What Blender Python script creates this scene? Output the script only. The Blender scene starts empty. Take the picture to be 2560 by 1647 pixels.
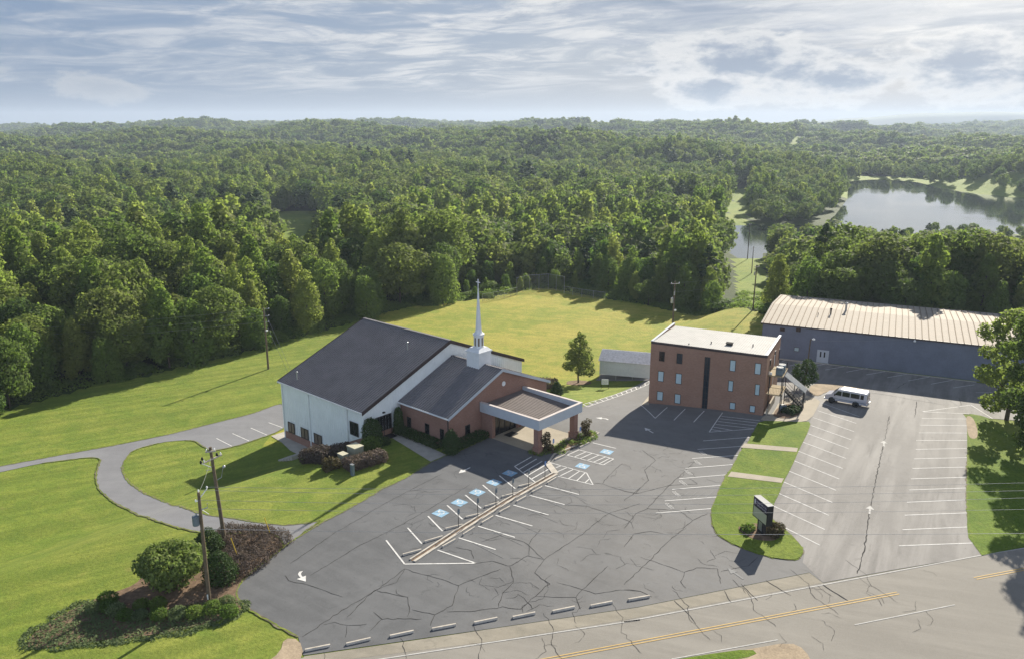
import bpy, bmesh, math, random
import numpy as np
from mathutils import Vector, Matrix, geometry
R = math.radians
S = bpy.context.scene
COL = S.collection

# ------------------------------------------------------------------ camera
cam_d = bpy.data.cameras.new("camera"); cam = bpy.data.objects.new("camera", cam_d); COL.objects.link(cam)
cam.location = (0, 0, 38.0)
cam_d.sensor_width = 36.0; cam_d.lens = 36.0 * 1970 / 2560; cam_d.clip_start = .5; cam_d.clip_end = 60000
cam.rotation_euler = (R(90) - math.atan((823.5 - 308) / 1970), 0, 0)
S.camera = cam

# ------------------------------------------------------------------ sun, sky, exposure
SUN_EL, SUN_AZ = 27.0, 61.0            # azimuth counted from +x towards +y
sd = bpy.data.lights.new("sun", 'SUN'); sd.energy = 5.0; sd.angle = R(.55); sd.color = (1.0, .93, .80)
so = bpy.data.objects.new("sun", sd); COL.objects.link(so)
sdir = Vector((math.cos(R(SUN_EL)) * math.cos(R(SUN_AZ)), math.cos(R(SUN_EL)) * math.sin(R(SUN_AZ)), math.sin(R(SUN_EL))))
so.rotation_euler = (-sdir).to_track_quat('-Z', 'Y').to_euler(); so.location = (60, 110, 90)
vs = S.view_settings; vs.view_transform = 'Standard'; vs.look = 'None'; vs.gamma = 1; vs.use_curve_mapping = False; vs.exposure = .95
S.cycles.use_denoising = True; S.cycles.denoiser = 'OPENIMAGEDENOISE'; S.cycles.denoising_prefilter = 'NONE'; S.cycles.denoising_input_passes = 'RGB_ALBEDO_NORMAL'
S.cycles.max_bounces = 6; S.cycles.diffuse_bounces = 3; S.cycles.transmission_bounces = 3; S.cycles.volume_bounces = 0
S.cycles.transparent_max_bounces = 8

class NT:
    """tiny node-expression helper"""
    def __init__(s, tree): s.t = tree; s.n = tree.nodes; s.l = tree.links
    def node(s, kind, ins=None, **props):
        n = s.n.new(kind)
        for k, v in props.items(): setattr(n, k, v)
        for k, v in (ins or {}).items(): s.put(n.inputs[k], v)
        return n
    def put(s, sock, v):
        if isinstance(v, bpy.types.NodeSocket): s.l.new(v, sock)
        elif v is not None: sock.default_value = v
    def m(s, op, a, b=None, c=None, clamp=False):
        n = s.n.new('ShaderNodeMath'); n.operation = op; n.use_clamp = clamp
        for i, v in enumerate((a, b, c)):
            if v is not None: s.put(n.inputs[i], v)
        return n.outputs[0]
    def mix(s, f, a, b, blend='MIX'):
        n = s.n.new('ShaderNodeMix'); n.data_type = 'RGBA'; n.blend_type = blend
        s.put(n.inputs[0], f); s.put(n.inputs[6], a if isinstance(a, bpy.types.NodeSocket) else (*a[:3], 1)); s.put(n.inputs[7], b if isinstance(b, bpy.types.NodeSocket) else (*b[:3], 1))
        return n.outputs[2]
    def noise(s, vec, scale, detail=4, rough=.55, dist=0., dim='3D'):
        n = s.node('ShaderNodeTexNoise', noise_dimensions=dim); s.put(n.inputs['Vector'], vec)
        n.inputs['Scale'].default_value = scale; n.inputs['Detail'].default_value = detail; n.inputs['Roughness'].default_value = rough; n.inputs['Distortion'].default_value = dist
        return n.outputs['Fac']
    def ramp(s, v, lo, hi, smooth=True):
        n = s.node('ShaderNodeMapRange', interpolation_type='SMOOTHSTEP' if smooth else 'LINEAR'); s.put(n.inputs[0], v)
        s.put(n.inputs[1], lo); s.put(n.inputs[2], hi); n.inputs[3].default_value = 0; n.inputs[4].default_value = 1
        return n.outputs[0]
    def comb(s, x, y, z): return s.node('ShaderNodeCombineXYZ', {0: x, 1: y, 2: z}).outputs[0]

W = bpy.data.worlds.new("World"); S.world = W; W.use_nodes = True
def build_sky():
    t = NT(W.node_tree); t.n.clear()
    sky = t.node('ShaderNodeTexSky', sky_type='NISHITA', sun_disc=False)
    sky.sun_elevation = R(SUN_EL); sky.sun_rotation = R(90 - SUN_AZ); sky.air_density = 1.0; sky.dust_density = 1.6; sky.ozone_density = 2.0
    g = t.node('ShaderNodeTexCoord').outputs['Generated']
    sep = t.node('ShaderNodeSeparateXYZ', {0: g})
    az = t.m('MULTIPLY', t.m('ARCTAN2', sep.outputs[0], sep.outputs[1]), 57.2958)      # compass angle of the sky, degrees
    el = t.m('MULTIPLY', t.m('ARCSINE', sep.outputs[2]), 57.2958)
    # thin high streaks, drawn out along the horizon
    w1 = t.noise(t.comb(t.m('MULTIPLY', az, .05), t.m('MULTIPLY', el, .25), 3.1), 1.0, 3)
    elw = t.m('ADD', el, t.m('MULTIPLY', t.m('SUBTRACT', w1, .5), 1.6))
    elt = t.m('ADD', elw, t.m('MULTIPLY', az, -.03))
    p1 = t.comb(t.m('MULTIPLY', az, .105), t.m('MULTIPLY', elt, .85), 0.)
    n1 = t.noise(p1, 1.2, 10, .62, .75)
    zone = t.m('MULTIPLY', t.ramp(elw, 1.2, 3.2), t.m('ADD', .55, t.m('MULTIPLY', t.ramp(az, -30, -4), .45)))
    streak = t.m('MULTIPLY', t.ramp(n1, .38, .62), zone)
    # broad grey sheet, upper right
    n2 = t.noise(t.comb(t.m('MULTIPLY', az, .075), t.m('MULTIPLY', elt, .55), 7.7), 1.0, 9, .60, .8)
    sheet = t.m('MULTIPLY', t.ramp(t.m('ADD', n2, t.m('MULTIPLY', t.ramp(az, -14, 22), .13)), .50, .72), t.ramp(elw, 2.4, 4.6))
    # heaped clouds low on the right: dark bodies, bright rims
    p3 = t.comb(t.m('MULTIPLY', az, .16), t.m('MULTIPLY', el, .40), 2.3)
    n3 = t.noise(p3, 1.25, 8, .56, .3)
    def blob(a, e, ra, re):
        u = t.m('DIVIDE', t.m('SUBTRACT', az, a), ra); v = t.m('DIVIDE', t.m('SUBTRACT', el, e), re)
        return t.m('SUBTRACT', 1.0, t.m('SQRT', t.m('ADD', t.m('MULTIPLY', u, u), t.m('MULTIPLY', v, v))))
    b = None
    for q in ((14.6, 3.9, 5.6, 2.1), (13.5, 2.2, 3.6, 1.7), (21.0, 2.9, 6.2, 1.8), (29.5, 3.1, 6.0, 2.3), (37.0, 3.3, 6.0, 2.5), (-26.4, 2.15, 3.2, 1.0), (-36, 2.6, 4, 1.2), (56., 4, 9, 4), (-60., 3, 8, 3), (85, 5, 12, 5)):
        x = blob(*q); b = x if b is None else t.m('MAXIMUM', b, x)
    n3b = t.noise(t.comb(t.m('MULTIPLY', az, .62), t.m('MULTIPLY', el, 1.3), 5.3), 1.0, 7, .6)
    f3 = t.m('ADD', t.m('ADD', b, t.m('MULTIPLY', t.m('SUBTRACT', n3, .5), 1.9)), t.m('MULTIPLY', t.m('SUBTRACT', n3b, .5), 1.25))
    heap = t.ramp(f3, -.06, .42)
    core = t.ramp(f3, .12, .85)
    side = t.ramp(az, -14, 6)                                                        # clouds away from the sun are lit from the side
    # colours of the clouds themselves
    veil = t.mix(1.0, (.0, .0, .0), (.0, .0, .0))
    lum = t.noise(t.comb(t.m('MULTIPLY', az, .17), t.m('MULTIPLY', elt, 1.1), 1.1), 1.4, 8, .62, .5)
    bright = t.mix(t.ramp(lum, .34, .60), (5.9, 6.6, 7.5), (12.4, 12.2, 11.8))
    grey = t.mix(t.ramp(lum, .34, .66), (4.1, 5.0, 6.4), (6.6, 7.2, 8.2))
    low = t.ramp(el, 3.2, -.2)
    base = t.mix(t.m('MULTIPLY', low, .62), sky.outputs[0], (6.5, 7.0, 7.4))
    base = t.mix(.80, base, t.mix(t.ramp(az, -33, 25), (3.0, 4.3, 6.6), (4.9, 5.8, 7.2)))
    base = t.mix(t.m('MULTIPLY', low, .62), base, t.mix(t.ramp(az, -30, 15), (5.2, 6.0, 6.9), (7.0, 7.3, 7.4)))
    c = t.mix(t.m('MULTIPLY', streak, .74), base, bright)
    c = t.mix(t.m('MULTIPLY', sheet, .90), c, grey)
    rimc = t.mix(side, (7.2, 7.6, 8.1), (12.4, 12.2, 11.7))
    corec = t.mix(side, (5.6, 6.2, 7.1), (4.2, 5.05, 6.4))
    corec = t.mix(t.m('MULTIPLY', t.ramp(el, 2.2, .4), .45), corec, (6.3, 6.8, 7.2))
    hc = t.mix(core, rimc, corec)
    c = t.mix(t.m('MULTIPLY', heap, .90), c, hc)
    # sky overhead, out of view, dimmed below the horizon strip to deepen shadows
    sun_ = t.node('ShaderNodeVectorMath', {0: g, 1: tuple(sdir)}, operation='DOT_PRODUCT').outputs['Value']
    c = t.mix(t.ramp(sun_, .905, .995), c, (21., 20., 18.))                                # glare of the sun behind thin cloud
    back = t.m('MULTIPLY', t.ramp(t.m('MULTIPLY', sep.outputs[1], -1.0), -.1, .5), t.ramp(el, 62, 30))   # unseen low sky behind the camera, brightened as fill for facing walls
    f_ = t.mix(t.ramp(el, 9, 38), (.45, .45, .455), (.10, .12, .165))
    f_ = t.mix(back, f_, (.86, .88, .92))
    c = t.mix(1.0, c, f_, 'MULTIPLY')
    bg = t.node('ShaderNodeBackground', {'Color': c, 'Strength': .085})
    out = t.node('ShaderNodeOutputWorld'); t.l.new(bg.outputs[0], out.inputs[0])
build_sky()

# ------------------------------------------------------------------ lay of the land
def sm(t):
    t = 0.0 if t < 0 else 1.0 if t > 1 else t
    return t * t * (3 - 2 * t)
def inside(x, y, poly):
    c = False; n = len(poly); j = n - 1
    for i in range(n):
        xi, yi = poly[i]; xj, yj = poly[j]
        if (yi > y) != (yj > y) and x < (xj - xi) * (y - yi) / (yj - yi) + xi: c = not c
        j = i
    return c
def hum(x, y):
    return (math.sin(x * .0071 + 1.3) * math.cos(y * .0058 + .4) + .6 * math.sin(x * .0153 + y * .0112 + 2.1)
            + .5 * math.cos(x * .0031 - y * .0043 + .7) + .25 * math.sin(x * .031 - y * .027))
def ground_z(x, y):
    """height of the land: flat car park, a bank down to the left and back, a valley behind, then rolling hills"""
    u = (x + 18.2) * .745 - (y - 90.) * .667
    s1 = sm((1.5 - u) / 14.)
    s2 = sm((y - 95.) / 38.) * sm((52. - x) / 40.)
    z = -4.2 * (1 - (1 - s1) * (1 - s2))
    z -= (10.2 + z) * sm((y - 208. + 40. * sm((x - 14.) / 34.)) / 30.)
    R = math.hypot(x * .95, y - 30.)
    z -= 4. * sm((R - 140.) / 160.)
    z += 9. * sm((R - 380.) / 500.) + 13. * sm((R - 900.) / 2800.)
    z += (6.5 * sm((R - 190.) / 700.) + 6.5 * sm((R - 480.) / 450.)) * hum(x, y) * (1 - .35 * sm((R - 2200) / 2000.))
    z += 9. * (math.sin(x * .0019 + y * .0006 + .6) + .7 * math.sin(x * .0043 - y * .0011 + 2.)) * sm((R - 1000.) / 1400.)
    return z

L = {'arrows': [((-4.91, 82.83), (-5.88, 81.63)), ((-18.69, 61.08), (-17.86, 60.09)), ((17.77, 93.66), (17.22, 94.85)), ((12.8, 98.63), (11.37, 98.97)), ((45.17, 89.0), (46.07, 90.99)),
            ((36.03, 72.15), (36.74, 73.6)), ((19.71, 60.69), (19.23, 61.61))],
 'backbush': (2.78, 130.28),
 'backcone': (6.8, 112.93),
 'backhedge': [(4.68, 128.46), (7.5, 126.3)],
 'backstop': [(1.19, 200.87), (4.63, 205.91), (9.74, 207.99), (13.76, 203.08)],
 'bed': [(2.4, 86.07), (2.87, 86.52), (4.0, 86.98), (5.76, 86.98), (8.17, 89.2), (9.94, 91.78), (10.73, 93.31), (9.75, 93.97), (8.38, 91.78), (7.29, 91.53), (6.01, 89.56), (3.85, 87.9), (2.54, 87.9)],
 'bed_near': [(-36.73, 51.62), (-36.79, 53.36), (-35.91, 55.32), (-34.95, 56.57), (-33.95, 57.88), (-33.21, 58.36), (-32.12, 59.36), (-31.99, 60.64), (-29.8, 60.64), (-28.48, 64.8), (-28.08, 67.54),
              (-27.67, 68.17), (-25.13, 68.82), (-22.58, 67.85), (-21.03, 65.75), (-21.88, 63.36), (-22.69, 61.17), (-23.16, 59.48), (-23.05, 58.12), (-22.21, 56.46), (-21.86, 56.0), (-22.27, 55.21),
              (-23.2, 54.44), (-24.28, 53.79), (-27.67, 52.53), (-30.05, 52.13), (-33.56, 51.53), (-35.15, 50.97), (-36.03, 50.97)],
 'boxes': [(-18.66, 85.28), (-19.22, 84.52)],
 'brickpatch': [(19.44, 105.48), (18.44, 105.79), (20.61, 112.03)],
 'brickwalk': [(34.0, 99.81), (34.94, 99.63), (38.08, 105.94), (40.88, 108.6), (42.53, 108.79), (43.02, 107.66), (43.68, 105.54), (43.25, 104.55), (39.5, 97.77), (37.04, 96.92), (32.62, 97.52)],
 'bush_isl': [(35.05, 99.63), (36.74, 102.86), (38.36, 104.5), (39.86, 104.4), (40.13, 102.71), (39.13, 100.49), (37.75, 98.97), (36.3, 98.39), (35.26, 99.01)],
 'bushf': (-20.64, 82.14),
 'canopy_pad': [(-2.42, 91.53), (2.52, 87.21), (4.0, 86.98), (7.29, 91.53), (7.12, 93.31), (4.35, 95.58), (0.11, 97.18), (-2.09, 94.36)],
 'carport': [(15.76, 133.6), (22.79, 128.41)],
 'clearing': [(-75.95, 104.01), (-77.47, 112.21), (-72.84, 118.96), (-68.4, 126.49), (-63.15, 129.28), (-57.98, 136.77), (-52.69, 141.66), (-47.18, 150.26), (-39.39, 160.59), (-31.57, 172.81),
              (-24.21, 183.49), (-19.1, 183.46), (-14, 189), (-7.3, 192), (0, 200.5), (4.6, 206), (10, 207.5), (14, 203), (20, 196), (32, 185), (42, 173), (49, 165), (52, 157), (68, 146), (95, 133),
              (125, 105), (125, 25), (-110, 25), (-96, 96)],
 'corridor': [(69.84, 238.75), (81.33, 239.48), (99.31, 308.02), (87.07, 308.34)],
 'cover': [(-36.73, 51.62), (-36.79, 53.36), (-35.91, 55.32), (-34.95, 56.57), (-33.0, 55.43), (-29.94, 54.65), (-27.37, 54.87), (-25.21, 56.23), (-22.38, 57.16), (-21.86, 56.0), (-22.27, 55.21),
           (-23.2, 54.44), (-24.28, 53.79), (-27.67, 52.53), (-30.05, 52.13), (-33.56, 51.53), (-35.15, 50.97), (-36.03, 50.97)],
 'cracks': [[(13.22, 74.19), (9.62, 72.03), (6.39, 67.55), (2.89, 63.39), (1.93, 61.21), (3.17, 59.53), (1.97, 57.69), (0.7, 55.95)],
            [(2.89, 63.39), (1.47, 64.1), (-0.27, 62.29), (0.17, 59.79), (-0.81, 58.3), (-1.08, 56.18)],
            [(-8.07, 55.84), (-6.18, 55.16), (-4.87, 56.41), (-4.51, 59.28), (-6.17, 60.3), (-7.82, 60.95), (-9.47, 61.88)], [(-5.21, 55.54), (-3.47, 55.61), (-0.79, 56.22), (0.84, 55.9)],
            [(-4.51, 59.28), (-2.16, 61.08), (-1.0, 61.88)], [(-19.71, 60.82), (-19.21, 60.04), (-17.47, 59.41), (-15.54, 58.42), (-14.03, 57.58)],
            [(-11.35, 58.54), (-8.69, 57.53), (-8.31, 56.18), (-8.32, 54.94)], [(-13.13, 54.83), (-11.63, 58.54), (-9.84, 59.79), (-9.47, 61.88)], [(-7.12, 54.62), (-10.3, 54.62), (-11.11, 55.5)],
            [(-10.3, 54.62), (-10.97, 53.13)], [(1.65, 55.95), (0.99, 57.34), (0.45, 58.05)], [(1.97, 57.69), (3.35, 57.58), (5.29, 57.58), (5.5, 55.95)],
            [(5.94, 58.66), (4.86, 59.28), (3.82, 59.74)], [(5.29, 57.58), (5.94, 58.66), (8.48, 62.29)], [(5.94, 58.66), (7.0, 58.05), (9.18, 58.66), (10.74, 58.42)],
            [(1.55, 64.1), (1.68, 66.47), (2.79, 68.99)], [(-3.22, 62.78), (-1.77, 63.11), (-0.27, 62.29)], [(2.89, 63.39), (1.13, 66.47), (-1.08, 67.71), (-2.95, 66.47)],
            [(5.42, 73.97), (7.75, 73.64), (9.79, 72.03), (11.72, 70.31), (11.77, 68.99)], [(9.78, 78.87), (11.18, 77.65), (13.15, 76.47), (13.77, 77.65)],
            [(8.87, 78.87), (9.78, 78.87), (11.34, 81.85), (12.77, 84.1)], [(-5.23, 65.56), (-3.73, 64.97), (-3.44, 63.53)], [(-14.76, 53.86), (-14.05, 54.18), (-12.91, 53.76), (-11.38, 53.97)],
            [(-12.91, 53.76), (-12.74, 52.31)], [(-6.18, 55.16), (-6.38, 53.76)], [(9.54, 59.41), (11.35, 61.88), (15.2, 67.24), (17.86, 70.65), (19.68, 72.03)],
            [(17.86, 70.65), (16.97, 72.73), (13.8, 73.09), (12.45, 72.03), (10.85, 68.99)], [(11.66, 63.82), (15.07, 61.35), (14.45, 59.79), (14.69, 58.91)],
            [(15.07, 61.35), (16.39, 62.02), (18.13, 61.88), (17.82, 59.53)], [(18.32, 61.48), (20.94, 62.42), (22.25, 63.82)],
            [(11.96, 77.05), (13.3, 76.47), (17.05, 78.46), (20.23, 78.87), (19.59, 80.12)], [(11.64, 74.75), (15.08, 79.7), (15.05, 82.29), (16.76, 85.04), (15.67, 87.95)],
            [(13.8, 73.09), (17.05, 78.46), (19.68, 82.29), (21.44, 85.04)], [(10.38, 65.56), (11.68, 68.02), (13.36, 68.5), (14.56, 68.02)], [(9.43, 58.66), (10.8, 58.42), (11.64, 57.58)],
            [(13.34, 57.1), (14.01, 55.72), (14.43, 53.97)], [(19.53, 59.53), (20.22, 57.1)], [(21.83, 60.04), (23.22, 57.81)], [(26.47, 59.41), (27.65, 57.1)], [(17.85, 58.54), (17.96, 56.87)],
            [(30.09, 61.08), (32.56, 65.27), (36.14, 72.38), (40.47, 80.55), (45.62, 89.99)], [(45.68, 90.13), (50.52, 99.13)], [(53.76, 98.79), (57.23, 105.19)],
            [(-19.79, 62.7), (-17.08, 68.02), (-12.67, 74.93), (-7.83, 81.41)], [(-17.53, 60.82), (-14.37, 65.56), (-10.62, 69.97), (-4.51, 78.66)],
            [(-16.06, 52.31), (-13.71, 55.72), (-11.25, 58.79), (-9.47, 61.88)], [(56.9, 110.65), (59.82, 113.56)], [(57.11, 104.99), (54.5, 100.05)], [(49.15, 96.44), (50.68, 99.41)],
            [(63.96, 106.66), (62.6, 103.6)], [(50.97, 109.38), (54.11, 107.88), (56.77, 105.94), (60.38, 103.6)]],
 'crape': [(4.01, 87.44), (9.2, 92.29)],
 'dirt_corner': [(11.81, 49.41), (14.12, 49.88), (17.75, 50.54), (21.02, 51.41), (21.29, 50.73), (21.31, 49.41)],
 'dirt_isl': [(43.57, 109.58), (45.23, 113.2), (48.19, 112.9), (50.9, 111.18), (52.19, 109.88), (51.45, 108.37), (49.43, 109.68), (47.41, 110.04), (45.72, 109.12), (44.35, 107.68), (43.65, 107.99)],
 'drive_out': [(-65.24, 89.77), (-64.97, 89.92), (-64.72, 90.16), (-64.43, 90.48), (-64.04, 90.84), (-63.23, 91.45), (-62.33, 92.14), (-61.35, 92.85), (-60.33, 93.51), (-59.03, 94.03),
               (-57.63, 94.54), (-56.26, 94.99), (-55.02, 95.35), (-54.45, 95.27), (-54.02, 95.09), (-53.66, 94.84), (-53.3, 94.56), (-53.09, 94.03), (-52.92, 93.46), (-52.75, 92.85), (-52.56, 92.24),
               (-52.26, 91.52), (-51.95, 90.78), (-51.62, 90.04), (-51.27, 89.29), (-50.79, 88.49), (-50.31, 87.68), (-49.79, 86.88), (-49.22, 86.07), (-48.4, 85.2), (-47.55, 84.33), (-46.66, 83.47),
               (-45.74, 82.63), (-44.57, 81.79), (-43.37, 80.97), (-42.04, 79.93), (-39.82, 77.13), (-36.36, 71.84), (-34.98, 70.56), (-33.96, 69.94), (-33.04, 69.48), (-32.28, 69.15),
               (-31.54, 68.85), (-30.84, 68.58), (-30.14, 68.33), (-29.54, 68.22), (-28.96, 68.13), (-28.37, 68.07), (-27.77, 68.01), (-27.07, 68.04), (-26.35, 68.09), (-25.63, 68.14),
               (-24.93, 68.17), (-24.31, 68.13), (-23.71, 68.08), (-23.13, 68.0), (-22.58, 67.85), (-22.16, 67.37), (-21.78, 66.8), (-21.42, 66.28), (-21.08, 65.93), (-20.82, 66.34), (-20.58, 66.91),
               (-20.34, 67.55), (-20.09, 68.17), (-19.8, 68.79), (-19.48, 69.43), (-19.19, 70.04), (-18.97, 70.55), (-19.09, 70.55), (-19.26, 70.44), (-19.49, 70.28), (-19.77, 70.14), (-20.31, 70.03),
               (-20.9, 69.92), (-21.52, 69.81), (-22.14, 69.74), (-22.77, 69.81), (-23.42, 69.9), (-24.07, 70.02), (-24.73, 70.14), (-25.4, 70.34), (-26.07, 70.55), (-26.77, 70.77), (-27.5, 71.0),
               (-28.39, 71.24), (-29.31, 71.47), (-30.27, 71.73), (-31.23, 72.04), (-32.3, 72.58), (-33.6, 73.59), (-36.16, 77.28), (-39.28, 82.04), (-40.56, 83.17), (-41.6, 83.84), (-42.61, 84.5),
               (-43.61, 85.18), (-44.46, 85.95), (-45.3, 86.75), (-46.11, 87.55), (-46.89, 88.35), (-47.45, 89.08), (-47.97, 89.8), (-48.46, 90.52), (-48.93, 91.24), (-49.23, 91.87), (-49.5, 92.49),
               (-49.75, 93.11), (-49.99, 93.77), (-50.15, 94.56), (-50.31, 95.39), (-50.44, 96.21), (-50.52, 96.99), (-50.38, 97.46), (-50.2, 97.87), (-49.98, 98.26), (-49.72, 98.67), (-49.24, 99.14),
               (-48.7, 99.62), (-48.14, 100.09), (-47.57, 100.52), (-46.94, 100.72), (-46.29, 100.89), (-45.65, 101.01), (-45.04, 101.11), (-44.62, 101.06), (-44.25, 100.98), (-43.88, 100.86),
               (-43.49, 100.7), (-43.04, 100.3), (-42.57, 99.84), (-42.11, 99.38), (-41.68, 98.95), (-41.38, 98.64), (-41.11, 98.33), (-40.84, 98.06), (-40.58, 97.82), (-40.3, 97.74), (-40.03, 97.68),
               (-39.74, 97.66), (-39.41, 97.71), (-38.88, 98.03), (-38.3, 98.41), (-37.68, 98.85), (-37.05, 99.35), (-36.27, 100.22), (-35.42, 101.18), (-34.59, 102.17), (-33.83, 103.11),
               (-33.45, 103.76), (-33.13, 104.35), (-32.87, 104.95), (-32.65, 105.63), (-32.72, 106.66), (-32.86, 107.8), (-33.02, 108.94), (-33.12, 109.97), (-32.96, 110.4), (-32.72, 110.68),
               (-32.53, 110.96), (-32.49, 111.37), (-33.19, 112.41), (-34.06, 113.64), (-35.0, 114.81), (-35.92, 115.63), (-36.73, 114.83), (-37.5, 113.71), (-38.27, 112.49), (-39.06, 111.37),
               (-39.98, 110.49), (-40.91, 109.66), (-41.86, 108.82), (-42.87, 107.93), (-44.18, 106.73), (-45.52, 105.49), (-46.88, 104.26), (-48.2, 103.11), (-49.55, 102.16), (-50.89, 101.25),
               (-52.22, 100.38), (-53.53, 99.53), (-54.82, 98.74), (-56.09, 97.98), (-57.37, 97.22), (-58.69, 96.44), (-60.35, 95.45), (-62.08, 94.42), (-63.73, 93.43), (-65.14, 92.59),
               (-65.69, 92.29), (-66.06, 92.11), (-66.32, 91.95), (-66.51, 91.73), (-66.28, 91.24), (-65.95, 90.68), (-65.58, 90.16)],
 'faded': [((49.01, 115.43), (49.67, 111.9)), ((51.81, 114.38), (52.19, 109.88)), ((45.8, 114.53), (46.87, 113.01)), ((59.29, 108.37), (59.15, 104.29)), ((62.01, 105.46), (61.92, 101.8))],
 'fence_side': [(-7.24, 188.18), (-1.87, 192.81), (3.13, 199.19)],
 'fence_side2': [(13.09, 196.78), (23.12, 191.42)],
 'gbush': (-17.16, 88.45),
 'gbush2': (-15.78, 89.48),
 'guest': [(22.7, 87.09), (21.47, 84.34), (19.83, 81.64), (18.66, 79.0), (17.4, 76.38), (16.14, 73.64)],
 'hallbush': (-17.24, 90.78),
 'hallcone': (-14.32, 93.52),
 'hatchA': [((0.3, 83.31), (2.31, 86.04)), ((0.3, 83.31), (2.61, 79.08)), ((0.78, 82.49), (2.88, 85.4)), ((1.23, 81.62), (3.51, 84.76)), ((1.69, 80.83), (3.91, 83.8)), ((2.14, 79.99), (4.29, 82.74)),
            ((2.58, 79.16), (4.58, 81.7))],
 'hatchB': [((4.28, 84.47), (8.38, 81.58)), ((8.38, 81.58), (8.81, 78.57)), ((8.81, 78.57), (5.12, 80.72)), ((4.99, 82.98), (5.68, 83.51)), ((5.1, 81.89), (6.34, 83.06)),
            ((5.38, 80.83), (7.02, 82.57)), ((6.25, 80.14), (7.67, 82.09)), ((7.13, 79.61), (8.22, 81.62)), ((7.99, 79.08), (8.59, 80.14))],
 'hatchC': [((6.52, 86.48), (8.07, 88.04)), ((8.07, 88.04), (11.91, 85.4)), ((11.91, 85.4), (10.49, 83.72)), ((10.49, 83.72), (6.52, 86.48)), ((7.28, 85.91), (8.83, 87.45)),
            ((7.94, 85.44), (9.51, 87.01)), ((8.69, 84.89), (10.26, 86.48)), ((9.43, 84.47), (11.01, 86.0)), ((10.05, 84.05), (11.49, 85.61))],
 'hc': [(-7.2, 72.13), (-5.45, 74.41), (-3.7, 76.74), (-1.94, 79.16), (-0.24, 81.5), (8.08, 83.42), (11.33, 87.45)],
 'hedgeL': [(-24.5, 86.0), (-24.05, 87.99), (-21.69, 86.74), (-21.21, 83.96), (-22.61, 83.63), (-23.54, 83.6)],
 'hedgeR': [(-19.26, 82.86), (-15.33, 85.67), (-14.7, 84.71), (-18.21, 81.43)],
 'hedge_red': [(-27.85, 66.91), (-27.39, 67.85), (-25.25, 68.17), (-22.48, 67.54), (-21.34, 66.3), (-22.13, 64.22), (-22.98, 61.17), (-23.71, 59.87), (-24.91, 60.38), (-25.61, 63.64)],
 'kerb': [(-8.97, 63.2), (-5.27, 68.4), (-0.49, 74.82), (4.87, 81.41), (4.13, 84.1)],
 'kerb2': [(4.13, 84.1), (5.0, 86.72), (6.69, 88.2), (8.88, 90.26), (8.16, 89.08), (10.05, 91.9), (11.02, 93.31), (10.61, 93.57)],
 'ladder': [((10.15, 106.24), (22.53, 122.88)), ((10.69, 104.81), (22.17, 120.83))],
 'lawnsign': [(14.33, 119.06), (15.22, 118.93)],
 'lot_bottom': [(-16.24, 52.01), (-15.39, 50.16), (-1.92, 53.34), (10.2, 56.18), (26.03, 61.35), (26.56, 59.66), (34.19, 61.88), (42.69, 64.1)],
 'lot_left': [(-16.34, 52.33), (-18.82, 54.0), (-21.1, 55.77), (-22.52, 57.16), (-23.05, 58.12), (-23.2, 59.61), (-22.78, 61.44), (-21.74, 63.93), (-21.05, 65.84), (-18.78, 70.14), (-17.02, 72.38),
              (-15.18, 75.31), (-13.83, 77.85), (-11.87, 80.04), (-9.36, 84.57), (-7.76, 86.38), (-6.34, 87.67), (-4.57, 89.8), (-3.01, 91.78)],
 'meadow_far': [(560.54, 1448.71), (809.78, 2027.1), (903.0, 2008.7), (872.45, 1949.32)],
 'meadow_l': [(-106.46, 334.58), (-147.66, 477.73), (-118.2, 478.65), (-80.78, 334.28)],
 'meadow_pt': [(269.49, 640.01), (278.78, 658.78), (324.7, 652.43), (312.1, 616.35)],
 'meadow_r': [(316.07, 539.55), (348.73, 592.72), (361.07, 597.83), (513.76, 740.16), (346.86, 495.34), (325.96, 506.92)],
 'median': [(32.67, 97.67), (31.22, 94.72), (28.85, 89.85), (28.12, 89.0), (25.04, 82.75), (24.14, 81.31), (22.87, 78.78), (21.63, 75.96), (20.43, 73.12), (19.84, 71.21), (19.53, 69.02),
            (19.7, 67.46), (20.92, 65.63), (23.15, 63.82), (24.53, 63.39), (25.77, 63.31), (26.9, 64.97), (26.71, 67.08), (26.34, 68.82), (25.79, 70.65), (25.84, 71.58), (27.02, 74.12),
            (28.35, 76.47), (29.7, 79.23), (31.31, 82.02), (32.86, 84.85), (34.3, 87.63), (35.84, 90.42), (37.65, 93.67), (39.4, 97.36), (37.99, 97.09), (35.69, 97.37)],
 'patio': [(-32.25, 103.58), (-33.52, 102.71), (-31.74, 100.78), (-30.21, 96.0), (-28.14, 93.4), (-24.89, 87.42), (-26.11, 96.38), (-23.97, 95.74)],
 'pedestal': (-17.8, 81.08),
 'poleh': {'behind_brick': 8.96, 'far': 8.84, 'lawn': 11.08, 'light': 5.08, 'mid': 9.86, 'near': 9.78},
 'poles': {'behind_brick': (31.22, 148.31),
           'corr1': (91.74, 304.05),
           'corr2': (84.55, 274.06),
           'far': (50.63, 161.3),
           'lawn': (-43.27, 133.63),
           'light': (46.63, 118.96),
           'mid': (-26.66, 65.87),
           'near': (-24.9, 57.05)},
 'pond': [(86.72, 307.12), (98.51, 307.12), (118.71, 361.35), (185.98, 378.66), (246.54, 378.66), (276.21, 361.35), (391.32, 517.59), (368.41, 572.54), (347.29, 597.11), (349.86, 657.39),
          (364.72, 730.87), (346.08, 759.07), (309.99, 730.87), (240.84, 562.61), (189.53, 456.39), (165.36, 413.12), (132.34, 404.38), (126.15, 413.12), (111.3, 407.83)],
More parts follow.
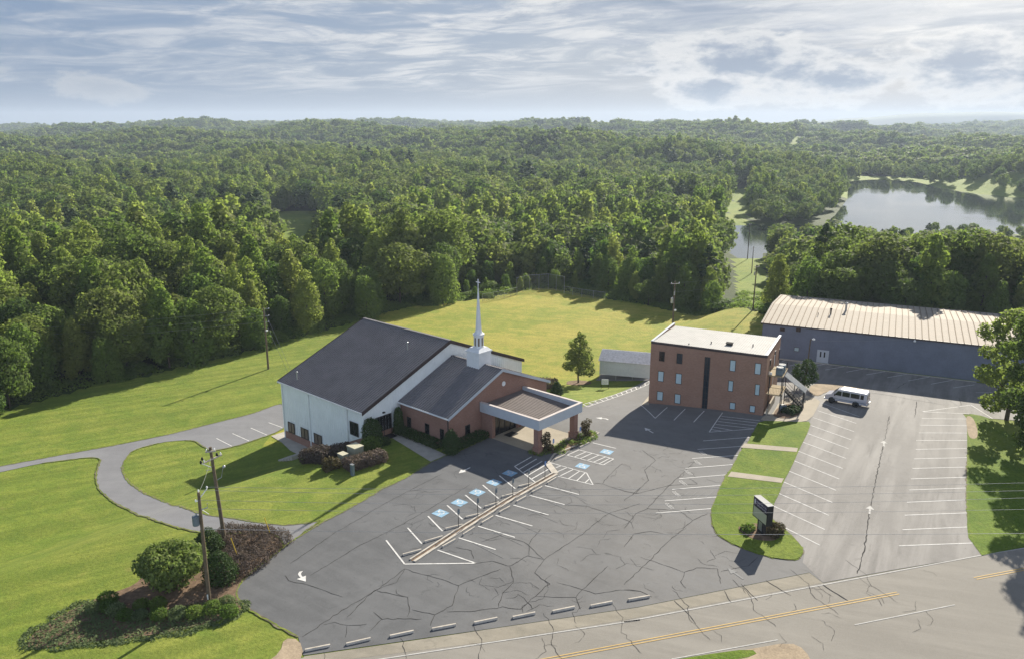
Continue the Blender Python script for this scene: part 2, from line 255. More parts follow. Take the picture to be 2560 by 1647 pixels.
 'posts': [(-5.18, 68.99), (-3.41, 71.26), (-1.64, 73.45), (0.09, 75.77), (1.8, 77.97), (3.64, 80.12), (4.85, 86.41), (8.32, 90.17)],
 'road_white': [((-11.37, 49.78), (10.13, 54.51)), ((8.82, 54.23), (42.53, 64.1))],
 'rtree': (63.25, 86.95),
 'shrubs': {'big': (-28.91, 58.86),
            'coneA': (-27.46, 63.93),
            'coneB': (-24.89, 59.74),
            'small': [(-33.07, 56.81), (-33.65, 55.66), (-32.42, 55.77), (-31.73, 55.32), (-30.67, 54.65), (-29.48, 54.65), (-28.06, 54.76), (-26.52, 54.76), (-25.21, 54.98), (-24.07, 55.54),
                      (-23.21, 56.57), (-22.56, 55.1), (-30.07, 56.11), (-28.71, 56.11)]},
 'sign': (23.83, 68.02),
 'sign_h': 3.36,
 'signbed': [(21.77, 68.66), (22.16, 69.48), (23.12, 69.97), (24.54, 69.81), (25.59, 68.99), (25.57, 67.71), (25.03, 66.77), (23.99, 66.47), (22.55, 66.93)],
 'signplan': [(22.76, 67.5), (23.37, 65.2)],
 'stall_back': [((-40.93, 101.77), (-37.84, 99.01)), ((-39.33, 103.54), (-36.13, 100.87)), ((-37.42, 105.63), (-34.25, 102.93)), ((-35.5, 107.73), (-32.93, 105.76))],
 'stall_brick': [((18.33, 105.79), (19.12, 98.81)), ((19.12, 98.81), (21.76, 104.09)), ((21.45, 97.95), (24.05, 103.08)), ((23.89, 97.2), (26.45, 102.03)), ((25.09, 93.67), (28.72, 101.11)),
                 ((25.09, 93.67), (31.09, 94.77)), ((28.16, 99.54), (32.74, 97.73)), ((27.69, 98.56), (32.28, 96.84)), ((27.15, 97.48), (31.74, 95.79)), ((26.58, 96.39), (31.11, 94.84)),
                 ((26.06, 95.4), (28.2, 94.28)), ((25.58, 94.53), (26.74, 94.03))],
 'stall_grey': [((44.89, 125.5), (46.61, 126.26)), ((45.24, 122.79), (48.59, 124.52)), ((47.85, 121.34), (51.77, 123.2)), ((48.59, 124.52), (51.77, 123.2)), ((47.81, 124.06), (50.93, 122.72)),
                ((47.01, 123.63), (50.03, 122.27)), ((46.11, 123.17), (49.11, 121.8)), ((49.94, 119.89), (54.32, 121.82)), ((52.77, 118.64), (57.24, 120.85)), ((55.33, 117.3), (59.68, 119.23)),
                ((57.96, 115.88), (62.21, 117.76)), ((60.42, 114.27), (64.86, 116.33)), ((63.11, 112.75), (67.39, 114.65)), ((65.5, 111.01), (69.55, 112.49)), ((67.66, 108.87), (70.14, 108.87))],
 'stall_guest': [((23.66, 90.82), (29.76, 91.98)), ((22.34, 88.18), (28.16, 89.17)), ((21.1, 85.52), (26.9, 86.46)), ((19.73, 82.8), (25.54, 83.84)), ((18.49, 80.09), (24.09, 81.12)),
                 ((17.17, 77.46), (22.73, 78.47)), ((15.89, 74.8), (21.56, 75.67)), ((14.51, 72.15), (20.43, 73.12))],
 'stall_hc': [((-11.85, 66.77), (-9.57, 62.64)), ((-9.57, 62.64), (-3.22, 62.78)), ((-3.22, 62.78), (-6.86, 65.03)), ((-10.14, 69.15), (-8.43, 66.16)), ((-8.4, 71.5), (-6.69, 68.5)),
              ((-6.67, 73.82), (-4.9, 70.85)), ((-4.94, 76.15), (-3.15, 73.17)), ((-3.19, 78.54), (-1.4, 75.31)), ((-1.41, 80.89), (0.34, 77.65)), ((-5.06, 67.24), (-1.51, 65.12)),
              ((-3.31, 69.48), (0.27, 67.33)), ((-1.64, 71.68), (1.99, 69.51)), ((0.12, 73.89), (3.67, 71.75)), ((1.84, 76.08), (5.42, 73.97)), ((3.57, 78.38), (7.08, 76.27)),
              ((9.92, 90.21), (12.57, 88.49))],
 'stall_mid': [((43.55, 104.65), (46.51, 99.14)), ((41.86, 101.54), (45.06, 96.68)), ((40.24, 98.85), (43.56, 93.85)), ((38.85, 95.98), (42.09, 91.16)), ((37.47, 93.18), (40.63, 88.34)),
               ((35.84, 90.42), (39.14, 85.52)), ((34.3, 87.63), (37.62, 82.75)), ((32.86, 84.85), (36.14, 80.0)), ((31.31, 82.02), (34.68, 77.24)), ((29.73, 79.32), (33.19, 74.44)),
               ((28.35, 76.47), (31.75, 71.66)), ((26.8, 73.72), (30.24, 68.81)), ((25.6, 70.54), (28.66, 65.89))],
 'stall_right': [((55.83, 100.98), (61.8, 100.15)), ((54.51, 98.45), (60.45, 98.25)), ((53.11, 96.04), (59.11, 95.85)), ((51.61, 93.42), (57.72, 93.36)), ((50.03, 90.93), (56.36, 90.93)),
                 ((48.62, 88.18), (54.97, 88.45)), ((47.04, 85.41), (53.48, 85.77)), ((45.56, 82.75), (51.9, 83.14)), ((44.07, 80.05), (50.45, 80.46)), ((42.56, 77.33), (49.03, 77.8)),
                 ((40.93, 74.48), (47.49, 75.05)), ((39.36, 71.7), (45.89, 72.19)), ((37.73, 68.78), (44.28, 69.31)), ((35.98, 65.79), (43.14, 66.29)), ((55.83, 100.98), (64.01, 103.63)),
                 ((64.01, 103.63), (63.91, 98.39))],
 'stops_left': [((-9.92, 64.1), (-8.34, 64.97)), ((-8.19, 66.41), (-6.6, 67.39)), ((-6.43, 68.82), (-4.83, 69.64)), ((-4.62, 71.16), (-3.04, 71.96)), ((-2.78, 73.38), (-1.35, 74.34)),
                ((-1.07, 75.62), (0.48, 76.47)), ((0.72, 78.05), (2.22, 78.79))],
 'stops_right': [((-6.44, 65.5), (-5.32, 66.83)), ((-4.67, 67.71), (-3.62, 69.15)), ((-2.97, 69.97), (-1.88, 71.33)), ((-1.26, 72.2), (-0.19, 73.45)), ((0.47, 74.48), (1.49, 75.69)),
                 ((2.13, 76.66), (3.25, 77.93)), ((3.86, 78.87), (4.9, 80.21)), ((4.97, 85.04), (6.26, 86.38)), ((8.24, 88.71), (9.48, 90.1))],
 'stops_road': [((-15.4, 50.69), (-13.66, 51.27)), ((-12.47, 51.41), (-10.76, 52.07)), ((-9.33, 52.35), (-7.59, 52.96)), ((-6.19, 53.23), (-4.39, 53.8)), ((-2.96, 54.01), (-1.16, 54.62)),
                ((0.05, 54.72), (1.86, 55.32)), ((3.25, 55.5), (5.08, 56.11)), ((6.38, 56.24), (8.22, 56.82)), ((9.56, 57.1), (11.41, 57.62))],
 'strip_r': [(61.13, 99.46), (44.28, 69.31), (43.27, 67.29), (42.8, 64.67), (42.69, 64.1), (47.46, 65.56), (51.46, 66.77), (62.24, 81.78), (62.63, 92.46), (63.68, 98.12), (63.01, 99.46),
             (62.05, 100.15)],
 'tree': (11.04, 124.44),
 'tree_h': 8.88,
 'van': [((44.28, 104.95), (48.38, 102.04))],
 'walk': [[(28.47, 89.85), (34.55, 88.45), (33.96, 87.26), (27.7, 88.56)], [(24.67, 81.78), (30.02, 80.0), (29.39, 78.91), (23.93, 80.51)]],
 'walkway': [(-16.46, 93.68), (-15.25, 94.27), (-7.75, 86.52), (-9.4, 84.57)],
 'white2': [((11.7, 49.78), (20.21, 52.01)), ((26.84, 53.86), (36.13, 56.52))],
 'wingcone': (-7.23, 86.98),
 'yellow': [((8.44, 51.41), (32.28, 58.18))]}
POND = L['pond']
def pond_dist(x, y):
    if not (60 < x < 480 and 250 < y < 840): return 999.
    d = 1e9
    n = len(POND)
    for i in range(n):
        ax, ay = POND[i]; bx, by = POND[(i + 1) % n]
        vx, vy = bx - ax, by - ay; q = max(0, min(1, ((x - ax) * vx + (y - ay) * vy) / (vx * vx + vy * vy + 1e-9)))
        d = min(d, math.hypot(x - ax - q * vx, y - ay - q * vy))
    return -d if inside(x, y, POND) else d
def land_z(x, y):
    z = ground_z(x, y); d = pond_dist(x, y)
    if d < 70:
        if d < 0: return -13.8 - min(2.5, .5 - d * .3)
        z = -13.3 + (max(z, -13.3) + 13.3) * sm(d / 70)
    return z

# ------------------------------------------------------------------ helpers: objects
def link(name, me, mats=None, parent=None):
    if mats:
        for m in (mats if isinstance(mats, (list, tuple)) else [mats]): me.materials.append(m)
    o = bpy.data.objects.new(name, me); COL.objects.link(o)
    if parent: o.parent = parent
    return o
def tag(o, label, cat, group=None):
    o['label'] = label; o['category'] = cat
    if group: o['group'] = group
    return o
def thing(name, label, cat, loc=(0, 0, 0), rz=0., group=None):
    o = bpy.data.objects.new(name, None); COL.objects.link(o); o.empty_display_size = .3
    o.location = loc; o.rotation_euler = (0, 0, rz)
    return tag(o, label, cat, group)
def copy_tree(o, parent=None):
    c = o.copy(); COL.objects.link(c)
    if parent: c.parent = parent
    for ch in list(o.children): copy_tree(ch, c)
    return c
class MB:
    def __init__(s): s.v = []; s.f = []; s.mi = []
    def add(s, vs, fs, mi=0):
        b = len(s.v); s.v += [tuple(p) for p in vs]; s.f += [[b + i for i in f] for f in fs]; s.mi += [mi] * len(fs); return s
    def box(s, x0, x1, y0, y1, z0, z1, mi=0, M=None):
        vs = [Vector(p) for p in ((x0, y0, z0), (x1, y0, z0), (x1, y1, z0), (x0, y1, z0), (x0, y0, z1), (x1, y0, z1), (x1, y1, z1), (x0, y1, z1))]
        if M: vs = [M @ p for p in vs]
        return s.add(vs, [(0, 3, 2, 1), (4, 5, 6, 7), (0, 1, 5, 4), (1, 2, 6, 5), (2, 3, 7, 6), (3, 0, 4, 7)], mi)
    def prism(s, pts, ext, mi=0):
        """closed solid: polygon pts (3D) pushed along ext"""
        n = len(pts); a = [Vector(p) for p in pts]; b = [p + Vector(ext) for p in a]
        return s.add(a + b, [list(range(n))[::-1], list(range(n, 2 * n))] + [(i, (i + 1) % n, n + (i + 1) % n, n + i) for i in range(n)], mi)
    def tube(s, pts, rad, seg=8, mi=0, caps=True):
        pts = [Vector(p) for p in pts]; n = len(pts); rs = rad if isinstance(rad, (list, tuple)) else [rad] * n; b = []
        for i, p in enumerate(pts):
            t = (pts[min(i + 1, n - 1)] - pts[max(i - 1, 0)]).normalized()
            u = t.cross(Vector((0, 0, 1)) if abs(t.z) < .9 else Vector((1, 0, 0))).normalized(); w = t.cross(u)
            b += [p + (u * math.cos(6.28318 * k / seg) + w * math.sin(6.28318 * k / seg)) * rs[i] for k in range(seg)]
        f = [(i * seg + k, i * seg + (k + 1) % seg, (i + 1) * seg + (k + 1) % seg, (i + 1) * seg + k) for i in range(n - 1) for k in range(seg)]
        if caps: f += [list(range(seg))[::-1], list(range((n - 1) * seg, n * seg))]
        return s.add(b, f, mi)
    def lathe(s, prof, c=(0, 0, 0), seg=16, mi=0, rot=0.):
        b = []; n = len(prof)
        for r, z in prof: b += [(c[0] + r * math.cos(rot + 6.28318 * k / seg), c[1] + r * math.sin(rot + 6.28318 * k / seg), c[2] + z) for k in range(seg)]
        f = [(i * seg + k, i * seg + (k + 1) % seg, (i + 1) * seg + (k + 1) % seg, (i + 1) * seg + k) for i in range(n - 1) for k in range(seg)]
        f += [list(range(seg))[::-1], list(range((n - 1) * seg, n * seg))]
        return s.add(b, f, mi)
    def mesh(s, name, smooth=False):
        me = bpy.data.meshes.new(name); me.from_pydata(s.v, [], s.f); me.polygons.foreach_set('material_index', s.mi)
        bm = bmesh.new(); bm.from_mesh(me); bmesh.ops.recalc_face_normals(bm, faces=bm.faces); bm.to_mesh(me); bm.free()
        if smooth: me.polygons.foreach_set('use_smooth', [True] * len(me.polygons))
        me.update(); return me
    def build(s, name, mats, parent=None, smooth=False, bevel=0.):
        o = link(name, s.mesh(name, smooth), mats, parent)
        if bevel:
            b = o.modifiers.new('bevel', 'BEVEL'); b.width = bevel; b.segments = 2; b.limit_method = 'ANGLE'
        return o

# ------------------------------------------------------------------ helpers: materials
def base_mat(name):
    m = bpy.data.materials.new(name); m.use_nodes = True; t = NT(m.node_tree); p = m.node_tree.nodes['Principled BSDF']
    return m, t, p
def coords(t, world=False):
    return t.node('ShaderNodeNewGeometry').outputs['Position'] if world else t.node('ShaderNodeTexCoord').outputs['Object']
def plain(name, col, rough=.6, metal=0., var=.12, scale=1.5, bump=0., spec=.2, world=False):
    """one paint or metal with uneven wear"""
    m, t, p = base_mat(name); co = coords(t, world)
    n = t.noise(co, scale, 5, .6); n2 = t.noise(co, scale * 9, 3, .6)
    f = t.m('ADD', t.m('MULTIPLY', n, .65), t.m('MULTIPLY', n2, .35))
    t.put(p.inputs['Base Color'], t.mix(t.ramp(f, .3, .7), [c * (1 - var) for c in col], [min(1, c * (1 + var)) for c in col]))
    t.put(p.inputs['Roughness'], t.m('ADD', rough - .06, t.m('MULTIPLY', n, .12))); p.inputs['Metallic'].default_value = metal
    if spec is not None: p.inputs['Specular IOR Level'].default_value = spec
    if bump: t.put(p.inputs['Normal'], t.node('ShaderNodeBump', {'Strength': bump, 'Distance': .02, 'Height': n2}).outputs[0])
    return m
def glassy(name, col, rough=.08):
    m, t, p = base_mat(name); n = t.noise(coords(t), 2.0, 2)
    t.put(p.inputs['Base Color'], t.mix(n, [c * .7 for c in col], [c * 1.2 for c in col])); p.inputs['Roughness'].default_value = rough; p.inputs['Specular IOR Level'].default_value = .45
    return m
def grass(name, a, b, dry, dryamt=.5, streak=0., ang=0., fine=1.):
    m, t, p = base_mat(name); co = coords(t, True)
    big = t.noise(co, .05, 5, .6); mid_ = t.noise(co, .33, 5, .65, .4); fi = t.noise(co, 3.2, 6, .75)
    c = t.mix(t.ramp(mid_, .3, .7), a, b)
    c = t.mix(t.m('MULTIPLY', t.ramp(t.m('ADD', t.m('MULTIPLY', big, .6), t.m('MULTIPLY', mid_, .4)), .42, .62), dryamt), c, dry)
    worn = t.noise(co, .85, 6, .7, .6)
    c = t.mix(t.m('MULTIPLY', t.ramp(worn, .58, .74), .45), c, [dry[0] * 1.02, dry[1] * .82, dry[2] * 1.3])
    c = t.mix(t.m('MULTIPLY', t.ramp(t.noise(co, 1.7, 5, .7), .60, .78), .40), c, [x * .62 for x in a])
    if streak:
        rot = t.node('ShaderNodeVectorRotate', {'Vector': co, 'Angle': R(ang)}, rotation_type='Z_AXIS').outputs[0]
        st = t.noise(t.node('ShaderNodeMapping', {'Vector': rot, 'Scale': (.04, 1.0, 1.0)}).outputs[0], .75, 3, .5)
        c = t.mix(t.m('MULTIPLY', t.ramp(st, .38, .62), streak), c, [x * .66 for x in a])
    c = t.mix(t.m('MULTIPLY', t.ramp(fi, .62, .30), .55 * fine), c, [x * .45 for x in a])
    t.put(p.inputs['Base Color'], c); p.inputs['Roughness'].default_value = .9; p.inputs['Specular IOR Level'].default_value = .15
    p.inputs['Sheen Weight'].default_value = .0
    h = t.m('ADD', t.m('MULTIPLY', fi, 1.), t.m('MULTIPLY', mid_, .6))
    t.put(p.inputs['Normal'], t.node('ShaderNodeBump', {'Strength': .7, 'Distance': .12, 'Height': h}).outputs[0])
    return m
def asphalt(name, dark, light, streak=.0, ang=0., rough=.82, stain=.3, older=None):
    m, t, p = base_mat(name); co = coords(t, True)
    big = t.noise(co, .07, 6, .62, .6); mid_ = t.noise(co, .55, 6, .65, .5); fi = t.noise(co, 14., 4, .8)
    f = t.m('ADD', t.m('MULTIPLY', big, .5), t.m('MULTIPLY', mid_, .5))
    c = t.mix(t.ramp(f, .34, .66), dark, light)
    if older:                                                          # the unsealed half of the lot has bleached
        wear = t.m('ADD', t.node('ShaderNodeSeparateXYZ', {0: co}).outputs[0], t.m('MULTIPLY', t.m('SUBTRACT', big, .5), 22.))
        c = t.mix(t.ramp(wear, -10., 15.), c, t.mix(t.ramp(f, .34, .66), *older))
    if streak:
        rot = t.node('ShaderNodeVectorRotate', {'Vector': co, 'Angle': R(ang)}, rotation_type='Z_AXIS').outputs[0]
        st = t.noise(t.node('ShaderNodeMapping', {'Vector': rot, 'Scale': (.09, .85, 1.0)}).outputs[0], .55, 6, .66, .3)
        c = t.mix(t.m('MULTIPLY', t.ramp(st, .40, .66), streak), c, [x * 1.5 for x in light])
        c = t.mix(t.m('MULTIPLY', t.ramp(t.noise(t.node('ShaderNodeMapping', {'Vector': rot, 'Scale': (.2, 1.6, 1.0)}).outputs[0], .6, 5, .6), .56, .74), streak * .8), c, [x * .55 for x in dark])
    c = t.mix(t.m('MULTIPLY', t.ramp(t.noise(co, .9, 4, .6, 1.), .60, .75), stain), c, [x * .6 for x in dark])
    c = t.mix(t.m('MULTIPLY', t.ramp(fi, .3, .75), .28), c, [x * 1.45 for x in light])
    t.put(p.inputs['Base Color'], c); t.put(p.inputs['Roughness'], t.m('ADD', rough - .1, t.m('MULTIPLY', mid_, .2))); p.inputs['Specular IOR Level'].default_value = .12
    t.put(p.inputs['Normal'], t.node('ShaderNodeBump', {'Strength': .35, 'Distance': .01, 'Height': fi}).outputs[0])
    return m
def brickmat(name, c1, c2, mortar):
    m, t, p = base_mat(name); co = coords(t)
    g = t.node('ShaderNodeTexCoord').outputs['Object']; nr = t.node('ShaderNodeTexCoord').outputs['Normal']
    s = t.node('ShaderNodeSeparateXYZ', {0: g}); k = t.node('ShaderNodeSeparateXYZ', {0: nr})
    side = t.m('GREATER_THAN', t.m('ABSOLUTE', k.outputs[0]), .6)
    u = t.m('ADD', t.m('MULTIPLY', s.outputs[0], t.m('SUBTRACT', 1.0, side)), t.m('MULTIPLY', s.outputs[1], side))
    b = t.node('ShaderNodeTexBrick', {'Vector': t.comb(u, s.outputs[2], 0.), 'Color1': (*c1, 1), 'Color2': (*c2, 1), 'Mortar': (*mortar, 1), 'Scale': 1., 'Mortar Size': .012, 'Bias': 0., 'Brick Width': .24, 'Row Height': .085})
    n = t.noise(co, .6, 5, .6); n2 = t.noise(co, 6., 4, .7)
    c = t.mix(t.m('MULTIPLY', t.ramp(n, .35, .7), .35), b.outputs[0], [x * .62 for x in c1])
    c = t.mix(t.m('MULTIPLY', t.ramp(n2, .4, .75), .3), c, [x * 1.35 for x in c2])
    t.put(p.inputs['Base Color'], c); p.inputs['Roughness'].default_value = .85; p.inputs['Specular IOR Level'].default_value = .25
    t.put(p.inputs['Normal'], t.node('ShaderNodeBump', {'Strength': .3, 'Distance': .01, 'Height': b.outputs[1]}).outputs[0])
    return m
def foliage(name, dark, light, trans=.35, hue=None, objvar=.72):
    m, t, p = base_mat(name); N = m.node_tree.nodes
    at_ = t.node('ShaderNodeAttribute', attribute_name='tint'); oi = t.node('ShaderNodeObjectInfo').outputs['Random']
    f = t.m('ADD', t.m('MULTIPLY', at_.outputs['Fac'], 1 - objvar), t.m('MULTIPLY', oi, objvar))
    c = t.mix(f, dark, light)
    if hue: c = t.mix(t.m('MULTIPLY', t.ramp(t.m('FRACT', t.m('MULTIPLY', oi, 7.31)), .6, .95), .35), c, hue)
    t.put(p.inputs['Base Color'], c); p.inputs['Roughness'].default_value = .7; p.inputs['Specular IOR Level'].default_value = .18
    tr = t.node('ShaderNodeBsdfTranslucent', {'Color': t.mix(1.0, c, (1.02, 1.13, .80), 'MULTIPLY')})
    mx = t.node('ShaderNodeMixShader', {0: trans, 1: p.outputs[0], 2: tr.outputs[0]})
    t.l.new(mx.outputs[0], N['Material Output'].inputs[0])
    return m

M = {}
M['lawn'] = grass('mown grass', (.155, .222, .032), (.228, .278, .042), (.315, .315, .068), .45, .45, -28)
M['island_grass'] = grass('watered grass', (.105, .175, .016), (.155, .225, .024), (.24, .26, .04), .4)
M['field'] = grass('field grass', (.225, .27, .034), (.32, .325, .05), (.44, .365, .075), .8, .2, 20)
M['floor'] = grass('undergrowth', (.035, .06, .012), (.06, .09, .02), (.08, .08, .03), .4)
M['meadow'] = grass('meadow grass', (.15, .22, .025), (.21, .28, .035), (.27, .29, .05), .5)
M['lot'] = asphalt('sealed asphalt', (.098, .100, .104), (.138, .140, .144), .22, 35, .8, .40, older=((.150, .145, .140), (.204, .198, .191)))
M['lot_right'] = asphalt('worn asphalt', (.165, .156, .147), (.238, .226, .213), .55, -60, .8, .35)
M['road'] = asphalt('road asphalt', (.215, .20, .176), (.26, .243, .215), .25, 16, .85, .12)
M['drive'] = asphalt('pale drive asphalt', (.18, .18, .188), (.225, .225, .232), .12, 0, .85, .12)
M['shoulder'] = asphalt('dirty shoulder', (.20, .185, .15), (.30, .27, .22), .3, 16, .9, .4)
M['crack'] = plain('crack filler', (.062, .060, .058), .9, spec=.02, var=.3, world=True)
M['paint'] = plain('road paint', (.62, .61, .59), .8, var=.22, scale=2.5, world=True)
M['paint_old'] = plain('worn road paint', (.215, .215, .214), .8, var=.25, scale=3, world=True)
M['paint_mid'] = plain('half worn road paint', (.45, .44, .42), .8, var=.22, scale=3, world=True)
M['paint_yellow'] = plain('yellow road paint', (.52, .36, .14), .75, var=.15, world=True)
M['paint_blue'] = plain('blue road paint', (.26, .42, .56), .8, var=.15, world=True)
M['concrete'] = plain('concrete', (.40, .375, .33), .9, var=.14, scale=.9, bump=.2, world=True)
M['pad'] = plain('warm concrete', (.38, .335, .265), .9, var=.12, scale=.5, bump=.2, world=True)
M['stop'] = plain('precast concrete', (.50, .455, .39), .9, var=.2, scale=2, bump=.3, world=True)
M['mulch'] = plain('pine bark mulch', (.17, .115, .075), .95, var=.45, scale=2.2, bump=.8, world=True)
M['dirt'] = plain('bare soil', (.36, .285, .20), .95, var=.3, scale=.7, bump=.4, world=True)
M['dirt_dark'] = plain('trodden soil', (.17, .15, .10), .95, var=.4, scale=1.6, bump=.4, world=True)
M['siding'] = plain('white metal siding', (.78, .81, .81), .5, var=.05, scale=.7)
M['panel'] = plain('white roof panel', (.46, .45, .43), .75, var=.10, scale=.8, bump=.05, spec=.1)
M['white'] = plain('white paint', (.72, .73, .74), .4, var=.05)
M['darkroof'] = plain('dark metal roof', (.19, .18, .185), .55, .0, var=.14, scale=.5)
M['darktrim'] = plain('brown trim', (.060, .044, .042), .5, var=.1)
M['tanroof'] = plain('tan metal roof', (.19, .158, .142), .65, .0, var=.12, scale=.6)
M['greyroof'] = plain('tan grey roof panels', (.42, .365, .30), .75, .0, var=.10, scale=.35, spec=.08)
M['seam'] = plain('dark roof seams', (.25, .205, .155), .8, var=.15, spec=.05)
M['greywall'] = plain('slate blue metal cladding', (.165, .185, .235), .6, var=.12, scale=.5)
M['brick'] = brickmat('red brown brick', (.315, .160, .115), (.245, .122, .086), (.29, .22, .185))
M['brick2'] = brickmat('brown brick', (.36, .195, .132), (.285, .15, .098), (.26, .20, .16))
M['fascia'] = plain('pale blue grey fascia', (.46, .50, .54), .5, var=.05)
M['coping'] = plain('brown coping', (.55, .49, .46), .6, var=.12)
M['glass'] = glassy('dark window glass', (.012, .014, .017))
M['tint'] = glassy('stair window glass', (.02, .028, .038))
M['blind'] = plain('white blind behind glass', (.44, .56, .59), .12, var=.10, scale=.9, spec=.8)
M['curtain'] = plain('beige curtain behind glass', (.17, .13, .10), .3, var=.15)
M['frame'] = plain('dark bronze frame', (.035, .030, .028), .45, var=.1)
M['metal'] = plain('galvanised metal', (.42, .43, .44), .4, .7, var=.12)
M['steel'] = plain('dark painted steel', (.040, .038, .037), .9, .0, var=.15, spec=.05)
M['black'] = plain('black plastic', (.018, .018, .020), .5, var=.2)
M['wood'] = plain('weathered pole timber', (.135, .105, .070), .9, var=.3, scale=3, bump=.4)
M['greywood'] = plain('grey sunbleached timber', (.42, .385, .33), .85, var=.2, scale=3, bump=.3)
M['deck'] = plain('deck boards', (.34, .27, .17), .85, var=.2, scale=2, bump=.3)
M['shingle'] = plain('grey shingles', (.55, .55, .57), .85, var=.22, scale=2.6, bump=.4)
M['vinyl'] = plain('cream vinyl siding', (.66, .69, .66), .6, var=.06)
M['acgreen'] = plain('utility box green', (.26, .27, .21), .55, var=.1)
M['actop'] = plain('utility box lid', (.52, .49, .36), .55, var=.1)
M['acgrey'] = plain('blue grey sheet metal', (.16, .20, .23), .5, .2, var=.12)
M['vanpaint'] = plain('silver van paint', (.50, .50, .55), .25, .35, var=.04)
M['vanroof'] = plain('white van roof', (.74, .74, .73), .35, var=.04)
M['tyre'] = plain('tyre rubber', (.020, .020, .021), .85, var=.2)
M['red'] = plain('red lamp plastic', (.28, .02, .02), .25, var=.1)
M['amber'] = plain('amber headlamp', (.62, .60, .55), .15, var=.1)
M['bark'] = plain('tree bark', (.095, .075, .055), .95, var=.35, scale=2, bump=.6)
M['signblue'] = plain('blue sign sheet', (.05, .17, .45), .4, var=.06)
M['signpurple'] = plain('dark purple sign face', (.045, .028, .075), .3, var=.12)
M['signboard'] = plain('pale letter board', (.42, .43, .31), .3, var=.06)
M['yellowguard'] = plain('yellow guy guard', (.62, .43, .05), .5, var=.08)
M['wire'] = plain('weathered cable', (.32, .32, .32), .5, .3, var=.1)
M['lamp'] = plain('white lamp glass', (.85, .85, .82), .2, var=.03)
M['leaf_broad'] = foliage('broad leaves', (.078, .135, .036), (.245, .285, .076), .62, (.23, .225, .08))
M['leaf_light'] = foliage('light green leaves', (.135, .205, .044), (.35, .38, .10), .63, (.29, .28, .095))
M['leaf_vine'] = foliage('vine leaves', (.090, .162, .036), (.25, .315, .078), .6)
M['leaf_pine'] = foliage('pine needles', (.042, .080, .028), (.080, .115, .040), .3)
M['leaf_shrub'] = foliage('clipped dark leaves', (.034, .064, .020), (.066, .105, .028), .3)
M['leaf_pale'] = foliage('pale bush leaves', (.14, .20, .05), (.32, .35, .12), .48)
M['leaf_red'] = foliage('burgundy leaves', (.085, .066, .060), (.165, .122, .10), .3)
M['leaf_cover'] = foliage('grey green ground cover', (.115, .16, .065), (.18, .225, .095), .4)
M['leaf_crape'] = foliage('bronze leaves', (.075, .060, .030), (.13, .10, .045), .3)
m, t, p = base_mat('pond water')
co = coords(t, True)
p.inputs['Base Color'].default_value = (.030, .042, .036, 1); p.inputs['Roughness'].default_value = .03; p.inputs['IOR'].default_value = 1.8
wv = t.node('ShaderNodeMapping', {'Vector': co, 'Scale': (.35, .9, 1.)}).outputs[0]
brz = t.ramp(t.noise(t.node('ShaderNodeMapping', {'Vector': co, 'Scale': (.5, 1.6, 1.)}).outputs[0], .02, 3), .45, .62)
t.put(p.inputs['Normal'], t.node('ShaderNodeBump', {'Strength': t.m('ADD', .008, t.m('MULTIPLY', brz, .05)), 'Distance': .3, 'Height': t.noise(wv, 1.3, 3, .6)}).outputs[0])
M['water'] = m
m, t, p = base_mat('chain link')
co = coords(t)
sp = t.node('ShaderNodeSeparateXYZ', {0: co})
a_ = t.m('ABSOLUTE', t.m('SINE', t.m('MULTIPLY', t.m('ADD', sp.outputs[0], sp.outputs[2]), 45.)))
b_ = t.m('ABSOLUTE', t.m('SINE', t.m('MULTIPLY', t.m('SUBTRACT', sp.outputs[0], sp.outputs[2]), 45.)))
al = t.m('GREATER_THAN', t.m('MAXIMUM', a_, b_), .972)
t.put(p.inputs['Base Color'], t.mix(t.noise(co, 3.), (.13, .135, .13), (.20, .205, .20))); p.inputs['Metallic'].default_value = .5; p.inputs['Roughness'].default_value = .5
t.put(p.inputs['Alpha'], al)
M['mesh'] = m

# ------------------------------------------------------------------ the setting
def structure(o, kind='structure'): o['kind'] = kind; return o
def drape(name, poly, mat, off, step=1.5, zfun=None, kind='structure', skirt=0.):
    """a sheet cut to an outline and laid over the land"""
    zf = zfun or ground_z
    bm = bmesh.new(); vs = [bm.verts.new((x, y, 0)) for x, y in poly]
    es = [bm.edges.new((vs[i], vs[(i + 1) % len(vs)])) for i in range(len(vs))]
    bmesh.ops.triangle_fill(bm, edges=es, use_beauty=True)
    if step:
        xs = [p[0] for p in poly]; ys = [p[1] for p in poly]
        for ax, lo, hi in ((0, min(xs), max(xs)), (1, min(ys), max(ys))):
            k = math.ceil(lo / step)
            while k * step < hi:
                co = Vector((k * step if ax == 0 else 0, k * step if ax == 1 else 0, 0)); no = Vector((1, 0, 0) if ax == 0 else (0, 1, 0))
                bmesh.ops.bisect_plane(bm, geom=bm.verts[:] + bm.edges[:] + bm.faces[:], plane_co=co, plane_no=no); k += 1
    for f in bm.faces:
        if f.normal.z < 0: f.normal_flip()
    bm.normal_update()
    for f in bm.faces:
        if f.normal.z < 0: f.normal_flip()
    if skirt:
        be = [e for e in bm.edges if len(e.link_faces) == 1]
        for v in bm.verts: v.co.z = zf(v.co.x, v.co.y) + off
        r = bmesh.ops.extrude_edge_only(bm, edges=be)
        for v in r['geom']:
            if isinstance(v, bmesh.types.BMVert): v.co.z -= skirt
    else:
        for v in bm.verts: v.co.z = zf(v.co.x, v.co.y) + off
    me = bpy.data.meshes.new(name); bm.to_mesh(me); bm.free()
    me.polygons.foreach_set('use_smooth', [not skirt] * len(me.polygons))
    return structure(link(name, me, mat), kind)
